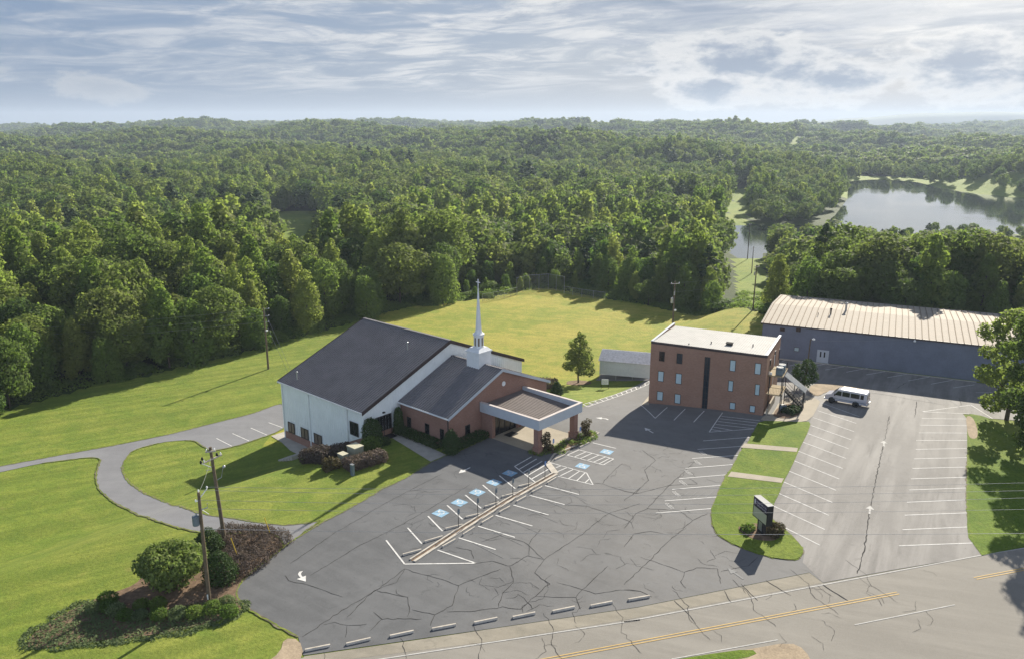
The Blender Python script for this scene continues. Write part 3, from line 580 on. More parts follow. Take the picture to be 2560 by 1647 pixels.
def smooth_poly(poly, it=2):
    for _ in range(it):
        q = []
        for i in range(len(poly)):
            a = poly[i]; b = poly[(i + 1) % len(poly)]
            q += [(a[0] * .75 + b[0] * .25, a[1] * .75 + b[1] * .25), (a[0] * .25 + b[0] * .75, a[1] * .25 + b[1] * .75)]
        poly = q
    return poly

# the land: one sheet to the horizon; fine where the clearing is, coarse far away
def lines(lo, hi, fine, outs):
    a = list(np.arange(lo, hi + .01, fine)); l, h = lo, hi; s = fine
    pre, post = [], []
    while h < outs[1]: s = min(s * 1.10, 260) if h - hi > 12 else s * 1.18; h += max(s, fine); post.append(h)
    s = fine
    while l > outs[0]: s = min(s * 1.10, 260) if lo - l > 12 else s * 1.18; l -= max(s, fine); pre.append(l)
    return pre[::-1] + a + post
XS = lines(-100, 92, 1.25, (-7200, 7200)); YS = lines(24, 212, 1.25, (-400, 7400))
CLEAR = L['clearing']
_mx = sum(p_[0] for p_ in L['meadow_far']) / 4; _my = sum(p_[1] for p_ in L['meadow_far']) / 4; L['meadow_far'] = [(_mx + (x - _mx) * 1.7, _my + (y - _my) * 1.5) for x, y in L['meadow_far']]
def cutstrip(x, y):
    ax, ay, bx, by = 114, 398, 182, 640; q = ((x - ax) * (bx - ax) + (y - ay) * (by - ay)) / ((bx - ax) ** 2 + (by - ay) ** 2)
    return 0 < q < 1 and math.hypot(x - ax - q * (bx - ax), y - ay - q * (by - ay)) < 8.5
def terrain():
    zs = [[land_z(x, y) for y in YS] for x in XS]
    nx, ny = len(XS), len(YS)
    lawn_f, floor_f = [], []
    for i in range(nx - 1):
        for j in range(ny - 1):
            cx, cy = (XS[i] + XS[i + 1]) / 2, (YS[j] + YS[j + 1]) / 2
            f = (i * ny + j, (i + 1) * ny + j, (i + 1) * ny + j + 1, i * ny + j + 1)
            k = 1
            if -130 < cx < 130 and 0 < cy < 230 and inside(cx, cy, CLEAR):
                k = 3 if cy > 112 + .55 * (cx + 10) and cx > -34 else 0
            elif cutstrip(cx, cy) or 240 < cx < 480 and pond_dist(cx, cy) < 42 or inside(cx, cy, L['corridor']) or any(inside(cx, cy, L[q]) for q in ('meadow_far', 'meadow_r', 'meadow_pt', 'meadow_l')): k = 2
            elif inside(cx, cy, ROW): k = 2
            floor_f.append((f, k))
    V = [(XS[i], YS[j], zs[i][j]) for i in range(nx) for j in range(ny)]
    for name, ks, mats in (('lawn', (0,), M['lawn']), ('field', (3,), M['field']), ('ground', (1, 2), [M['floor'], M['meadow']])):
        fs = [(f, k) for f, k in floor_f if k in ks]; ids = {}; vv = []; ff = []
        for f, k in fs:
            g = []
            for q in f:
                if q not in ids: ids[q] = len(vv); vv.append(V[q])
                g.append(ids[q])
            ff.append(g)
        me = bpy.data.meshes.new(name); me.from_pydata(vv, [], ff); me.polygons.foreach_set('use_smooth', [True] * len(ff))
        o = link(name, me, mats); structure(o)
        if name == 'ground': me.polygons.foreach_set('material_index', [1 if k == 2 else 0 for f, k in fs])
ROW = [(49, 165), (62, 155), (72, 195), (84, 240), (70, 240), (60, 200)]        # cut strip under the power line
terrain()

# pond
bm = bmesh.new()
pp = [(x, y) for x, y in POND]
me = bpy.data.meshes.new('pond')
cx = sum(p[0] for p in pp) / len(pp); cy = sum(p[1] for p in pp) / len(pp)
big = [(cx - 190, cy - 210), (cx + 260, cy - 210), (cx + 260, cy + 330), (cx - 190, cy + 330)]
grown = []
for i, (x, y) in enumerate(POND):
    ax, ay = POND[i - 1]; bx, by = POND[(i + 1) % len(POND)]
    nx_, ny_ = (by - ay), -(bx - ax); q = math.hypot(nx_, ny_) + 1e-9; nx_, ny_ = nx_ / q, ny_ / q
    if inside(x + nx_ * .6, y + ny_ * .6, POND): nx_, ny_ = -nx_, -ny_
    grown.append((x + nx_ * 3, y + ny_ * 3))
vs = [bm.verts.new((x, y, -13.8)) for x, y in grown]
bmesh.ops.triangle_fill(bm, edges=[bm.edges.new((vs[i], vs[(i + 1) % len(vs)])) for i in range(len(vs))])
bm.normal_update()
for f in bm.faces:
    if f.normal.z < 0: f.normal_flip()
bm.to_mesh(me); bm.free(); structure(link('pond_water', me, M['water']))

# far mountain ridge under the haze
mb = MB(); prof = []
for i in range(91):
    x = 700 + i * 60
    h = 30 + 92 * sm((x - 1900) / 1500.) * (1 - .30 * sm((x - 3500) / 1500)) + 6 * math.sin(x * .0031 + .5) * sm((x - 1500) / 600.) + 3 * math.sin(x * .011)
    prof.append((x, h))
vs = []; fs = []
for x, h in prof: vs += [(x, 5700, -60), (x, 5900, h * .72), (x, 6100, h), (x, 6700, -60)]
for i in range(90): fs += [(4 * i + k, 4 * i + 4 + k, 4 * i + 5 + k, 4 * i + 1 + k) for k in range(3)]
structure(mb.add(vs, fs).build('mountain_ridge', M['floor'], smooth=True))

# car parks, road, drive
med = smooth_poly(L['median'], 1)
LOTL = L['lot_left'] + [(-.5, 92.5), (1.2, 96), (5, 99.5), (9.5, 104), (13.5, 110.5), (17, 116), (21, 122), (24, 127), (30, 127), (37, 124), (44.6, 126.6), (58, 120), (70, 113.8), (80, 108), (92, 100), (92, 92), (63.5, 98.5)] + [(62.05, 100.15), (61.0, 100.3), (60.45, 98.25)]
right_edge = [(59.3, 96.1), (57.9, 93.5), (56.5, 90.95), (55.1, 88.4), (53.6, 85.7), (52.0, 83), (50.6, 80.4), (49.1, 77.7), (47.6, 75), (46.0, 72.1), (44.4, 69.3), (43.3, 67.2), (42.8, 64.7), (42.69, 64.10)]
LOTALL = LOTL + right_edge + [(34.19, 61.88), (26.6, 59.7), (26.0, 61.3), (10.2, 56.2), (-1.92, 53.34), (-15.4, 50.2)]
drape('parking_lot', LOTALL, M['lot'], .03)
LOTR = [(26.6, 59.75), (34.19, 61.92), (42.69, 64.14)] + right_edge[::-1][1:] + [(60.45, 98.25), (61.0, 100.3), (62.05, 100.15), (63.5, 98.5), (91, 92.5), (91, 100.3), (80, 107.6), (70, 113.4), (58, 119.6), (44.8, 126.2), (41, 112), (43.2, 107.4), (43.6, 105.3), (43.1, 104.3), (41.5, 101.4), (40, 98.8), (38.6, 96), (37.2, 93.2), (35.7, 90.4), (34.2, 87.6), (32.7, 84.8), (31.2, 82), (29.6, 79.2), (28.2, 76.4), (26.8, 73.9), (25.9, 71.6), (26.3, 68.8), (26.8, 67), (26.9, 64.9), (26.0, 62.9)]
drape('parking_lot', LOTR, M['lot_right'], .036)
drape('road', [(-40, 41.6), (-15.6, 49.9), (-1.92, 53.30), (10.2, 56.16), (26.0, 61.26), (26.6, 59.66), (34.19, 61.84), (42.69, 64.06), (51.4, 66.7), (75, 73.8), (120, 87), (125, 20), (-40, 20)], M['road'], .02, 4)
drape('road_shoulder', [(-15.45, 49.2), (-15.3, 50.1), (-1.92, 53.26), (10.2, 56.12), (26.0, 61.2), (26.5, 59.7), (8.9, 54.5), (-1.2, 51.9), (-11.3, 49.9)], M['shoulder'], .026, 4)
drape('driveway', L['drive_out'], M['drive'], .035, 1.0)
drape('patio', [(-33.6, 102.6), (-32.2, 104.2), (-30, 101.8), (-26.8, 99), (-24.2, 96.3), (-25.2, 95.2), (-27.6, 95.6), (-29.6, 97.6), (-31.4, 100.2)], M['concrete'], .06, 1.0)
drape('walkway', L['walkway'], M['concrete'], .055, 1.0)
drape('canopy_pad', L['canopy_pad'], M['pad'], .05, 1.5)
drape('median_lawn', med, M['island_grass'], .10, 1.5, skirt=.12)
for w in L['walk']: drape('median_path', w, M['pad'], .125, 0)
drape('verge', L['strip_r'], M['island_grass'], .06, 1.5)
drape('verge_soil', smooth_poly([(60.9, 99.4), (61.6, 99.2), (60.6, 96.4), (59.0, 93.2), (57.8, 91.4), (57.0, 91.6), (58.4, 94.6)], 2), M['dirt'], .068, 0)
drape('sidewalk', smooth_poly(L['brickwalk'], 1), M['pad'], .07, 1.5)
drape('sidewalk', L['brickpatch'], M['pad'], .06, 1.0)
drape('soil_island', smooth_poly(L['dirt_isl'], 1), M['dirt'], .08, 1.5)
drape('shrub_bed', smooth_poly(L['bush_isl'], 1), M['mulch'], .10, 1.5)
drape('shrub_bed', smooth_poly(L['bed_near'], 1), M['mulch'], .05, 1.0)
drape('shrub_bed', smooth_poly(L['bed'], 1), M['mulch'], .09, 1.0)
drape('shrub_bed', smooth_poly(L['signbed'], 2), M['mulch'], .12, 0)
drape('dirt_corner', smooth_poly([(10.5, 49.2), (14.1, 50.1), (17.7, 50.9), (21.0, 51.75), (21.9, 50.9), (21.8, 48.6), (10.5, 47)], 1), M['dirt'], .03, 0)
drape('dirt_corner', smooth_poly([(-17.4, 52.2), (-16.2, 52.1), (-15.3, 50.1), (-16.2, 48.8), (-18, 49.2), (-17.2, 50.6)], 1), M['dirt'], .032, 0)
drape('verge', smooth_poly([(10.3, 49.3), (14.1, 50.25), (17.9, 51.0), (18.2, 50.2), (15, 49.4), (12.5, 48.4), (10.3, 48.3)], 1), M['island_grass'], .04, 0)
tc = L['tree']
drape('mulch_ring', [(tc[0] + 2.1 * math.cos(a * .4488) + .2 * math.sin(a * 2.1), tc[1] + 2.1 * math.sin(a * .4488)) for a in range(14)], M['mulch'], .04, 1)
# stair steps down to the sunken patio
mb = MB()
for k in range(5):
    x, y = -29.3 + k * .42, 94.9 - k * .12
    Mx = Matrix.Translation((x, y, ground_z(x, y))) @ Matrix.Rotation(R(-41.8), 4, 'Z')
    mb.box(-.25, .25, -1.1, 1.0, -.5, .14 + .11 * k, 0, Mx)
structure(mb.build('patio_steps', M['concrete']))

# ------------------------------------------------------------------ painted markings and cracks, thin sheets on the asphalt
def ribbon(mb, pts, w, off=.05, step=1.2, jit=0., rnd=None):
    P = [Vector((x, y)) for x, y in pts]; Q = []
    for a, b in zip(P[:-1], P[1:]):
        n = max(1, int((b - a).length / step))
        for k in range(n): Q.append(a.lerp(b, k / n))
    Q.append(P[-1]); 
    if jit:
        for i in range(1, len(Q) - 1): Q[i] = Q[i] + Vector((rnd.gauss(0, jit), rnd.gauss(0, jit)))
    vs = []
    for i, q in enumerate(Q):
        t = (Q[min(i + 1, len(Q) - 1)] - Q[max(i - 1, 0)]).normalized(); n = Vector((-t.y, t.x))
        ww = w * (1 if not jit else (.55 + .9 * rnd.random()) * (.5 if i in (0, len(Q) - 1) else 1)) / 2
        for sgn in (1, -1):
            p_ = q + n * ww * sgn; vs.append((p_.x, p_.y, ground_z(p_.x, p_.y) + off))
    mb.add(vs, [(2 * i, 2 * i + 1, 2 * i + 3, 2 * i + 2) for i in range(len(Q) - 1)])
def flatpoly(mb, pts, off=.05): 
    mb.add([(x, y, ground_z(x, y) + off) for x, y in pts], [list(range(len(pts)))])
def local(o, ang, pts):
    c, s_ = math.cos(ang), math.sin(ang)
    return [(o[0] + c * x - s_ * y, o[1] + s_ * x + c * y) for x, y in pts]
mb = MB()
for k in ('stall_right', 'stall_mid', 'stall_guest', 'stall_brick', 'stall_grey', 'hatchA', 'hatchB', 'hatchC', 'stall_hc', 'stall_back', 'ladder'):
    for a, b in L[k]: ribbon(mb, (a, b), .125 if k not in ('hatchA', 'stall_hc') else .15)
(a0, a1), (b0, b1) = L['ladder']
for k in range(14):
    f = k / 13.; ribbon(mb, ((a0[0] + (a1[0] - a0[0]) * f, a0[1] + (a1[1] - a0[1]) * f), (b0[0] + (b1[0] - b0[0]) * f, b0[1] + (b1[1] - b0[1]) * f)), .14)
ARROW = [(-.09, -1.0), (.09, -1.0), (.09, .1), (.42, .1), (0, .95), (-.42, .1), (-.09, .1)]
CURVE = [(-.55, -.75), (-.25, -.85), (.02, -.55), (.08, -.1), (.08, .1), (.42, .1), (0, .95), (-.42, .1), (-.12, .1), (-.14, -.2), (-.24, -.5)]
mo = MB()
for i, (a, b) in enumerate(L['arrows']):
    ang = math.atan2(b[1] - a[1], b[0] - a[0]) - math.pi / 2; c = ((a[0] + b[0]) / 2, (a[1] + b[1]) / 2)
    if i == 6: continue
    flatpoly(mb if i not in (4, 5) else mo, local(c, ang, CURVE if i in (1, 3) else ARROW), .052)
structure(mb.build('parking_markings', M['paint']))
mb = MB()
for a, b in L['faded']: ribbon(mb, (a, b), .12)
a, b = L['arrows'][6]; flatpoly(mb, local(((a[0] + b[0]) / 2, (a[1] + b[1]) / 2), math.atan2(b[1] - a[1], b[0] - a[0]) - math.pi / 2, ARROW), .05)
for (x0, y0), (x1, y1) in L['stall_hc'][9:15]: ribbon(mb, ((x0 + 1.4, y0 - .9), (x0 + 4.3, y0 - 3.6)), .07)
for q in (): flatpoly(mb, local(q, R(5), [(-.8, -.7), (1.3, -.7), (1.3, .6), (-.8, .6)]), .044)
for k in range(5): ribbon(mb, ((16.6 + .9 * k, 75.1 + .1 * k), (17.9 + .9 * k, 76.7 + .1 * k)), .08)
structure(mb.build('worn_markings', M['paint_old'])); structure(mo.build('lane_arrows', M['paint_mid']))
mb = MB()
(w0, w1), (w2, w3) = L['road_white']; dx, dy = (w3[0] - w0[0]), (w3[1] - w0[1])
ribbon(mb, ((w0[0] - dx * .3, w0[1] - dy * .3), w1, w2, w3, (w3[0] + dx * .5, w3[1] + dy * .5)), .12, .04, 4)
for a, b in L['white2']: ribbon(mb, (a, b), .10, .04, 4)
structure(mb.build('road_edge_lines', M['paint_mid']))
mb = MB()
(a, b), = L['yellow']; d = Vector((b[0] - a[0], b[1] - a[1])).normalized(); n = Vector((-d.y, d.x)) * .14; a = (a[0] - d.x * 14, a[1] - d.y * 14)
for s_ in (1, -1): ribbon(mb, ((a[0] + n.x * s_, a[1] + n.y * s_), (b[0] + n.x * s_, b[1] + n.y * s_)), .10, .04, 4)
for s_ in (1, -1): ribbon(mb, ((b[0] + d.x * 8 + n.x * s_, b[1] + d.y * 8 + n.y * s_), (b[0] + d.x * 30 + n.x * s_, b[1] + d.y * 30 + n.y * s_)), .10, .04, 4)
structure(mb.build('road_centre_lines', M['paint_yellow']))
rnd = random.Random(4); mb = MB()
for pts in L['cracks']: ribbon(mb, pts, .085 if pts[0][0] > 25 and pts[0][1] < 62 else .05, .043, .45, .04, rnd)
for k in range(9):
    x = -14 + k * 5.5; y = 49.0 + k * 1.6; ribbon(mb, ((x, y + 1.6), (x + .8, y - .6), (x + .5, y - 2.4), (x + 1.6, y - 5)), .032, .043, .4, .08, rnd)
for k in range(190):                                                             # short stray cracks
    x, y = rnd.uniform(-12, 22), rnd.uniform(56, 88); q = rnd.uniform(0, 6.28); l = rnd.uniform(.6, 2.6)
    if inside(x, y, LOTALL) and not inside(x, y, L['median']): ribbon(mb, ((x, y), (x + l * .5 * math.cos(q), y + l * .5 * math.sin(q)), (x + l * math.cos(q + .5), y + l * math.sin(q + .5))), .026, .043, .3, .05, rnd)
for k in range(40):
    x = rnd.uniform(-12, 40); y = 51.5 + (x - 5) * .29 + rnd.uniform(-7, 1.5); q = rnd.gauss(1.3, .7); l = rnd.uniform(.8, 3)
    ribbon(mb, ((x, y), (x + l * .5 * math.cos(q), y + l * .5 * math.sin(q)), (x + l * math.cos(q + .5), y + l * math.sin(q + .5))), .024, .043, .3, .05, rnd)
structure(mb.build('pavement_cracks', M['crack']))
mbb, mbw = MB(), MB()
def arc(r, a0, a1, n, w, c=(0, 0)): 
    q = [(c[0] + r * math.cos(R(a0 + (a1 - a0) * i / n)), c[1] + r * math.sin(R(a0 + (a1 - a0) * i / n))) for i in range(n + 1)]
    q2 = [(c[0] + (r - w) * math.cos(R(a0 + (a1 - a0) * i / n)), c[1] + (r - w) * math.sin(R(a0 + (a1 - a0) * i / n))) for i in range(n + 1)]
    return q + q2[::-1]
for i, c in enumerate(L['hc']):
    an = R(143 if i < 5 else -33)
    flatpoly(mbb, local(c, an, [(-.68, -.62), (.68, -.62), (.68, .62), (-.68, .62)]), .05)
    flatpoly(mbw, local(c, an, arc(.36, 100, 385, 14, .10, (.02, -.12))), .056)                       # wheel
    flatpoly(mbw, local(c, an, [(-.13, .12), (-.02, .12), (.0, -.05), (.28, -.05), (.42, -.40), (.52, -.36), (.34, .05), (-.01, .05), (-.02, .34), (-.13, .34)]), .060)
    flatpoly(mbw, local(c, an, arc(.10, 0, 330, 10, .099, (-.08, .46))), .056)                         # head
structure(mbb.build('blue_squares', M['paint_blue'])); structure(mbw.build('wheelchair_marks', M['paint']))
# GUEST painted in six bays
cu = bpy.data.curves.new('guest', 'FONT'); cu.body = 'GUEST'; cu.size = .58; cu.align_x = 'CENTER'; cu.align_y = 'CENTER'; cu.space_character = 1.05
tmp = bpy.data.objects.new('tmp', cu); COL.objects.link(tmp)
def text_mesh(ob):
    dg = bpy.context.evaluated_depsgraph_get(); return bpy.data.meshes.new_from_object(ob.evaluated_get(dg))
gm = text_mesh(tmp); bpy.data.objects.remove(tmp)
mb = MB()
for c in L['guest']:
    ang = R(-72)
    vs = [local(c, ang, [(v.co.x * .72, v.co.y)])[0] for v in gm.vertices]
    mb.add([(x, y, ground_z(x, y) + .055) for x, y in vs], [list(p_.vertices) for p_ in gm.polygons])
structure(mb.build('guest_lettering', M['paint']))

# ragged, worn edges where turf meets paving
rnd = random.Random(12); mb, mg = MB(), MB()
for pts in (L['lot_left'][:24], L['drive_out'][8:60], L['drive_out'][64:120], L['drive_out'][124:], [(61.0, 98.0), (57.0, 91.4), (51.6, 82.5), (47.2, 74.6), (43.6, 67.6), (42.9, 64.9)], med[2:40], [(43.5, 64.6), (51, 66.9), (60, 69.6)]):
    ribbon(mb, pts, .20, .058, .4, .035, rnd); ribbon(mg, [(x + rnd.uniform(-.05, .05), y + rnd.uniform(-.05, .05)) for x, y in pts], .11, .064, .3, .06, rnd)
structure(mb.build('worn_edge', M['dirt_dark'])); structure(mg.build('turf_edge', M['lawn']))
# kerbs
mb = MB()
def kerb(mb, pts, w, h, off=0.):
    P = [Vector(p_) for p_ in pts]
    for a, b in zip(P[:-1], P[1:]):
        t_ = (b - a).normalized(); n_ = Vector((-t_.y, t_.x))
        q = [a + n_ * (off + w / 2), a + n_ * (off - w / 2), b + n_ * (off - w / 2), b + n_ * (off + w / 2)]
        mb.prism([(v.x, v.y, ground_z(v.x, v.y) - .1) for v in q], (0, 0, h + .1))
kp = L['kerb'][:4]
kerb(mb, kp, .16, .15, .24); kerb(mb, kp, .27, .12, -.26)
kerb(mb, L['kerb'][3:5], .75, .10); kerb(mb, L['kerb2'], .18, .15)
structure(mb.build('kerb', M['stop']))
mb = MB(); kerb(mb, kp, .32, .05); structure(mb.build('kerb_soil', M['mulch']))
# ------------------------------------------------------------------ the church
def quadwin(parent, name, plane, a0, a1, z0, z1, pos, glass, frame=.07, depth=.05, mull=0, label=None):
    """window: a frame standing a little proud of the wall with one pane behind it. plane 'y-' faces -y, 'x+' faces +x"""
    f = MB(); p_ = MB()
    def bx(m, u0, u1, w0, w1, d0, d1):
        if plane == 'y-': m.box(u0, u1, pos - d1, pos - d0, w0, w1)
        elif plane == 'x+': m.box(pos + d0, pos + d1, u0, u1, w0, w1)
        else: m.box(pos - d1, pos - d0, u0, u1, w0, w1)
    bx(f, a0, a1, z0, z0 + frame, .0, depth); bx(f, a0, a1, z1 - frame, z1, .0, depth)
    bx(f, a0, a0 + frame, z0 + frame, z1 - frame, .0, depth); bx(f, a1 - frame, a1, z0 + frame, z1 - frame, .0, depth)
    for k in range(mull):
        c = a0 + (a1 - a0) * (k + 1) / (mull + 1); bx(f, c - .035, c + .035, z0 + frame, z1 - frame, .0, depth)
    bx(p_, a0 + frame, a1 - frame, z0 + frame, z1 - frame, .004, .018)
    o = f.build(name, M['frame'], parent)
    g = p_.build('pane', glass, o)
    if label: o['label'] = label
    return o
TH = R(-41.8)
ch = thing('church_building', 'white and brick church with dark metal roofs, steeple and drive-through canopy', 'church', (-18.19, 90.0, 0), TH)
# hall walls, following the bank at the near side
mb = MB(); v0, v1, u0, u1, ev, rv, rz_ = .3, 29.7, -18.1, -.2, 3.86, 15.0, 9.80
near = [(u0, v0, -3.15), (-8.3, v0, -3.05), (-.2, v0, .72), (u1, v0, ev), (u0, v0, ev)]
mb.add(near, [(0, 1, 2, 3, 4)])
gab = [(u1, v0, .72), (u1, v1, .72), (u1, v1, ev), (u1, rv, rz_), (u1, v0, ev)]; mb.add(gab, [(0, 1, 2, 3, 4)])
gb = [(u0, v0, -5.5), (u0, v1, -5.5), (u0, v1, ev), (u0, rv, rz_), (u0, v0, ev)]; mb.add(gb, [(0, 1, 2, 3, 4)])
mb.add([(u0, v1, -5.5), (u1, v1, -5.5), (u1, v1, ev), (u0, v1, ev)], [(0, 1, 2, 3)])
k = u0 + .15                                                                   # standing ribs of the cladding
while k < u1:
    zb = -3.1 if k < -8.3 else -3.05 + (k + 8.3) / 8.1 * 3.77
    mb.box(k, k + .05, v0 - .03, v0, zb + .02, ev); k += .42
k = v0 + .2
while k < v1:
    zt = ev + (rz_ - ev) * (1 - abs(k - rv) / (rv - v0)); mb.box(u1, u1 + .03, k, k + .05, .74, max(.8, zt - .06)); k += .45
mb.build('hall_wall', M['siding'], ch)
mb = MB()
mb.prism([(u0 - .06, v0 - .07, -5.6), (-.14, v0 - .07, -5.6), (-.14, v0 - .07, .70), (-8.3, v0 - .07, -3.07), (u0 - .06, v0 - .07, -3.17)], (0, .06, 0))
mb.box(u1 + .01, u1 + .07, v0 - .07, 5.9, -1, .70)
mb.build('brick_base', M['brick'], ch)
def slope_roof(mb, ua, ub, va, vb, za, vr, zr, th, rib, mi_rib=0):
    for (y0, z0, y1, z1) in ((va, za, vr, zr), (vb, za, vr, zr)):
        mb.prism([(ua, y0, z0), (ub, y0, z0), (ub, y1, z1), (ua, y1, z1)], (0, 0, th))
        k = ua + rib / 2
        while k < ub:
            d = Vector((0, y1 - y0, z1 - z0)).normalized()
            mb.prism([(k, y0, z0 + th + .002), (k + .07, y0, z0 + th + .002), (k + .07, y1, z1 + th + .002), (k, y1, z1 + th + .002)], (0, 0, .085)); k += rib
mb = MB(); slope_roof(mb, -18.5, -.02, 0, 30, 3.96, 15., 9.93, .08, .42)
mb.box(-18.5, -.02, 14.8, 15.2, 10.03, 10.08)
hr = mb.build('hall_roof', M['darkroof'], ch)
mb = MB()
for ua in (-18.56, -.02):
    for y0, y1 in ((-.04, 15.), (30.04, 15.)):
        mb.prism([(ua, y0, 3.62), (ua + .06, y0, 3.62), (ua + .06, y1, 9.62), (ua, y1, 9.62)], (0, 0, .47))
mb.build('rake_trim', M['darktrim'], hr)
mb = MB(); mb.box(-18.5, -.02, -.16, -.01, 3.83, 3.98); mb.build('gutter', M['white'], hr)
for u_, z_ in ((-17.95, -4.2), (-11.7, -3.9), (-3.42, -.75)):
    mb = MB(); mb.box(u_ - .06, u_ + .06, v0 - .20, v0 - .08, z_, 3.85); mb.build('downspout', M['siding'], ch)
for (a, b) in ((-17.07, -15.52), (-14.0, -12.3), (-10.95, -9.25)): quadwin(ch, 'window', 'y-', a, b, -3.04, -1.56, v0 - .08, M['curtain'], .09, .07, 1, 'lower hall window with beige curtain')
quadwin(ch, 'window', 'y-', -2.9, -1.25, .45, 2.22, v0 - .08, M['glass'], .09, .07, 1, 'tall dark hall window by the corner')
mb = MB(); mb.box(u1 + .005, u1 + .03, 2.1, 4.56, .02, 2.66); dr = mb.build('door', M['glass'], ch); dr['label'] = 'dark glazed double door in the white gable'
mb = MB()
for a in (2.05, 3.30, 4.50): mb.box(u1 + .03, u1 + .09, a, a + .09, .02, 2.7)
mb.box(u1 + .03, u1 + .09, 2.14, 4.5, 2.62, 2.72); mb.build('door_frame', M['frame'], dr)
mb = MB(); mb.box(u1 + .03, u1 + .25, 3.2, 3.5, 3.05, 3.2); mb.build('wall_lamp', M['steel'], ch)
for (u_, v_) in ((-15.6, 1.2), (-4.6, 11.4)):
    z_ = 4.03 + 5.97 * v_ / 15.; mb = MB(); mb.lathe([(.09, -.1), (.09, 1.0), (.15, 1.02), (.15, 1.12), (.02, 1.2)], (u_, v_, z_), 10); mb.build('roof_vent', M['metal'], hr)
# brick wing
mb = MB(); a0, a1, b0, b1, e, pk = -.12, 8.75, 6.1, 24.6, 3.78, 7.70
mb.add([(a0, b0, -1.5), (a1, b0, -1.5), (a1, b0, e), (a0, b0, e)], [(0, 1, 2, 3)]); mb.add([(a0, b1, -1.5), (a1, b1, -1.5), (a1, b1, e), (a0, b1, e)], [(0, 1, 2, 3)])
mb.add([(a1, b0, -1.5), (a1, b1, -1.5), (a1, b1, e), (a1, 15.35, pk), (a1, b0, e)], [(0, 1, 2, 3, 4)])
mb.build('wing_wall', M['brick'], ch)
mb = MB(); slope_roof(mb, -.19, 9.1, 5.75, 24.95, 3.86, 15.35, 7.80, .07, .40)
mb.box(-.19, 9.1, 15.2, 15.5, 7.88, 7.93)
wr = mb.build('wing_roof', M['darkroof'], ch)
mb = MB(); mb.box(-.19, 9.1, 5.62, 5.74, 3.74, 3.9); mb.build('gutter', M['white'], wr)
mb = MB()
for y0, y1 in ((5.72, 15.35), (24.98, 15.35)): mb.prism([(9.1, y0, 3.62), (9.15, y0, 3.62), (9.15, y1, 7.56), (9.1, y1, 7.56)], (0, 0, .37))
mb.build('rake_trim', M['fascia'], wr)
for (a, b) in ((1.12, 1.88), (4.48, 5.26)): quadwin(ch, 'window', 'y-', a, b, .66, 2.13, b0, M['glass'], .06, .05)
quadwin(ch, 'window', 'y-', 7.2, 7.9, .66, 2.13, b0, M['glass'], .06, .05)
quadwin(ch, 'window', 'x+', 8.83, 9.68, .5, 2.05, a1, M['glass'], .06, .05)
mb = MB(); mb.box(a1 - .12, a1 + .0, b0 - .14, b0 - .02, -.2, 3.75); mb.build('downspout', M['darktrim'], ch)
mb = MB(); mb.tube([(a1 + .005, 15.87, 5.75), (a1 + .06, 15.87, 5.75)], .32, 20); mb.build('gable_vent', M['white'], ch)
# vestibule under the canopy
mb = MB(); mb.box(a1 + .02, 10.7, 11.65, 12.2, -.3, 3.25); mb.box(a1 + .02, 10.7, 16.4, 19.4, -.3, 3.25); mb.box(a1 + .02, 10.66, 12.2, 16.4, 2.75, 3.25); mb.box(a1 + .02, 9.2, 12.2, 16.4, -.3, 2.75)
ve = mb.build('vestibule', M['brick'], ch)
mb = MB(); mb.box(10.30, 10.36, 12.2, 16.4, .02, 2.75); vd = mb.build('door', M['glass'], ch); vd['label'] = 'dark glass entrance doors under the canopy'
mb = MB()
for q in (12.2, 13.25, 14.3, 15.35, 16.3): mb.box(10.36, 10.42, q, q + .08, .02, 2.7)
mb.build('door_frame', M['frame'], vd)
# canopy
mb = MB(); c0, c1, d0, d1, zb, zt = 8.82, 18.45, 11.4, 19.8, 3.22, 4.42
mb.box(c0, c1 - .3, d0, d0 + .3, zb, zt); mb.box(c0, c1 - .3, d1 - .3, d1, zb, zt); mb.box(c1 - .3, c1, d0, d1, zb, zt)
mb.box(c0, c1 - .3, d0 + .3, d1 - .3, zb + .02, zb + .12)
cp = mb.build('canopy', M['fascia'], ch)
mb = MB(); mb.box(c0, c1 + .03, d0 - .03, d0 + .34, zt + .002, zt + .06); mb.box(c0, c1 + .03, d1 - .34, d1 + .03, zt + .002, zt + .06); mb.box(c1 - .34, c1 + .03, d0 + .34, d1 - .34, zt + .002, zt + .06)
mb.build('coping', M['coping'], cp)
mb = MB(); mb.prism([(c0, d0 + .3, 3.95), (c1 - .3, d0 + .3, 3.62), (c1 - .3, d1 - .3, 3.62), (c0, d1 - .3, 3.95)], (0, 0, .06))
k = d0 + .5
while k < d1 - .4:
    mb.prism([(c0, k, 4.013), (c1 - .3, k, 3.683), (c1 - .3, k + .07, 3.683), (c0, k + .07, 4.013)], (0, 0, .035)); k += .40
mb.build('canopy_roof', M['tanroof'], cp)
mb = MB(); mb.box(c0 + .02, c1 - .32, d1 - .312, d1 - .302, 4.02, zt - .02)
q = c0 + .2
while q < c1 - .4: mb.box(q, q + .05, d1 - .335, d1 - .310, 4.03, zt - .03); q += .5
mb.build('inner_ribs', M['fascia'], cp)
for (u_, v_) in ((17.75, 12.05), (17.95, 18.75)):
    mb = MB(); mb.box(u_ - .36, u_ + .36, v_ - .36, v_ + .36, .75, 3.22); mb.box(u_ - .46, u_ + .46, v_ - .46, v_ + .46, -.2, .70); mb.box(u_ - .50, u_ + .50, v_ - .50, v_ + .50, .702, .78)
    mb.build('column', M['brick'], ch)
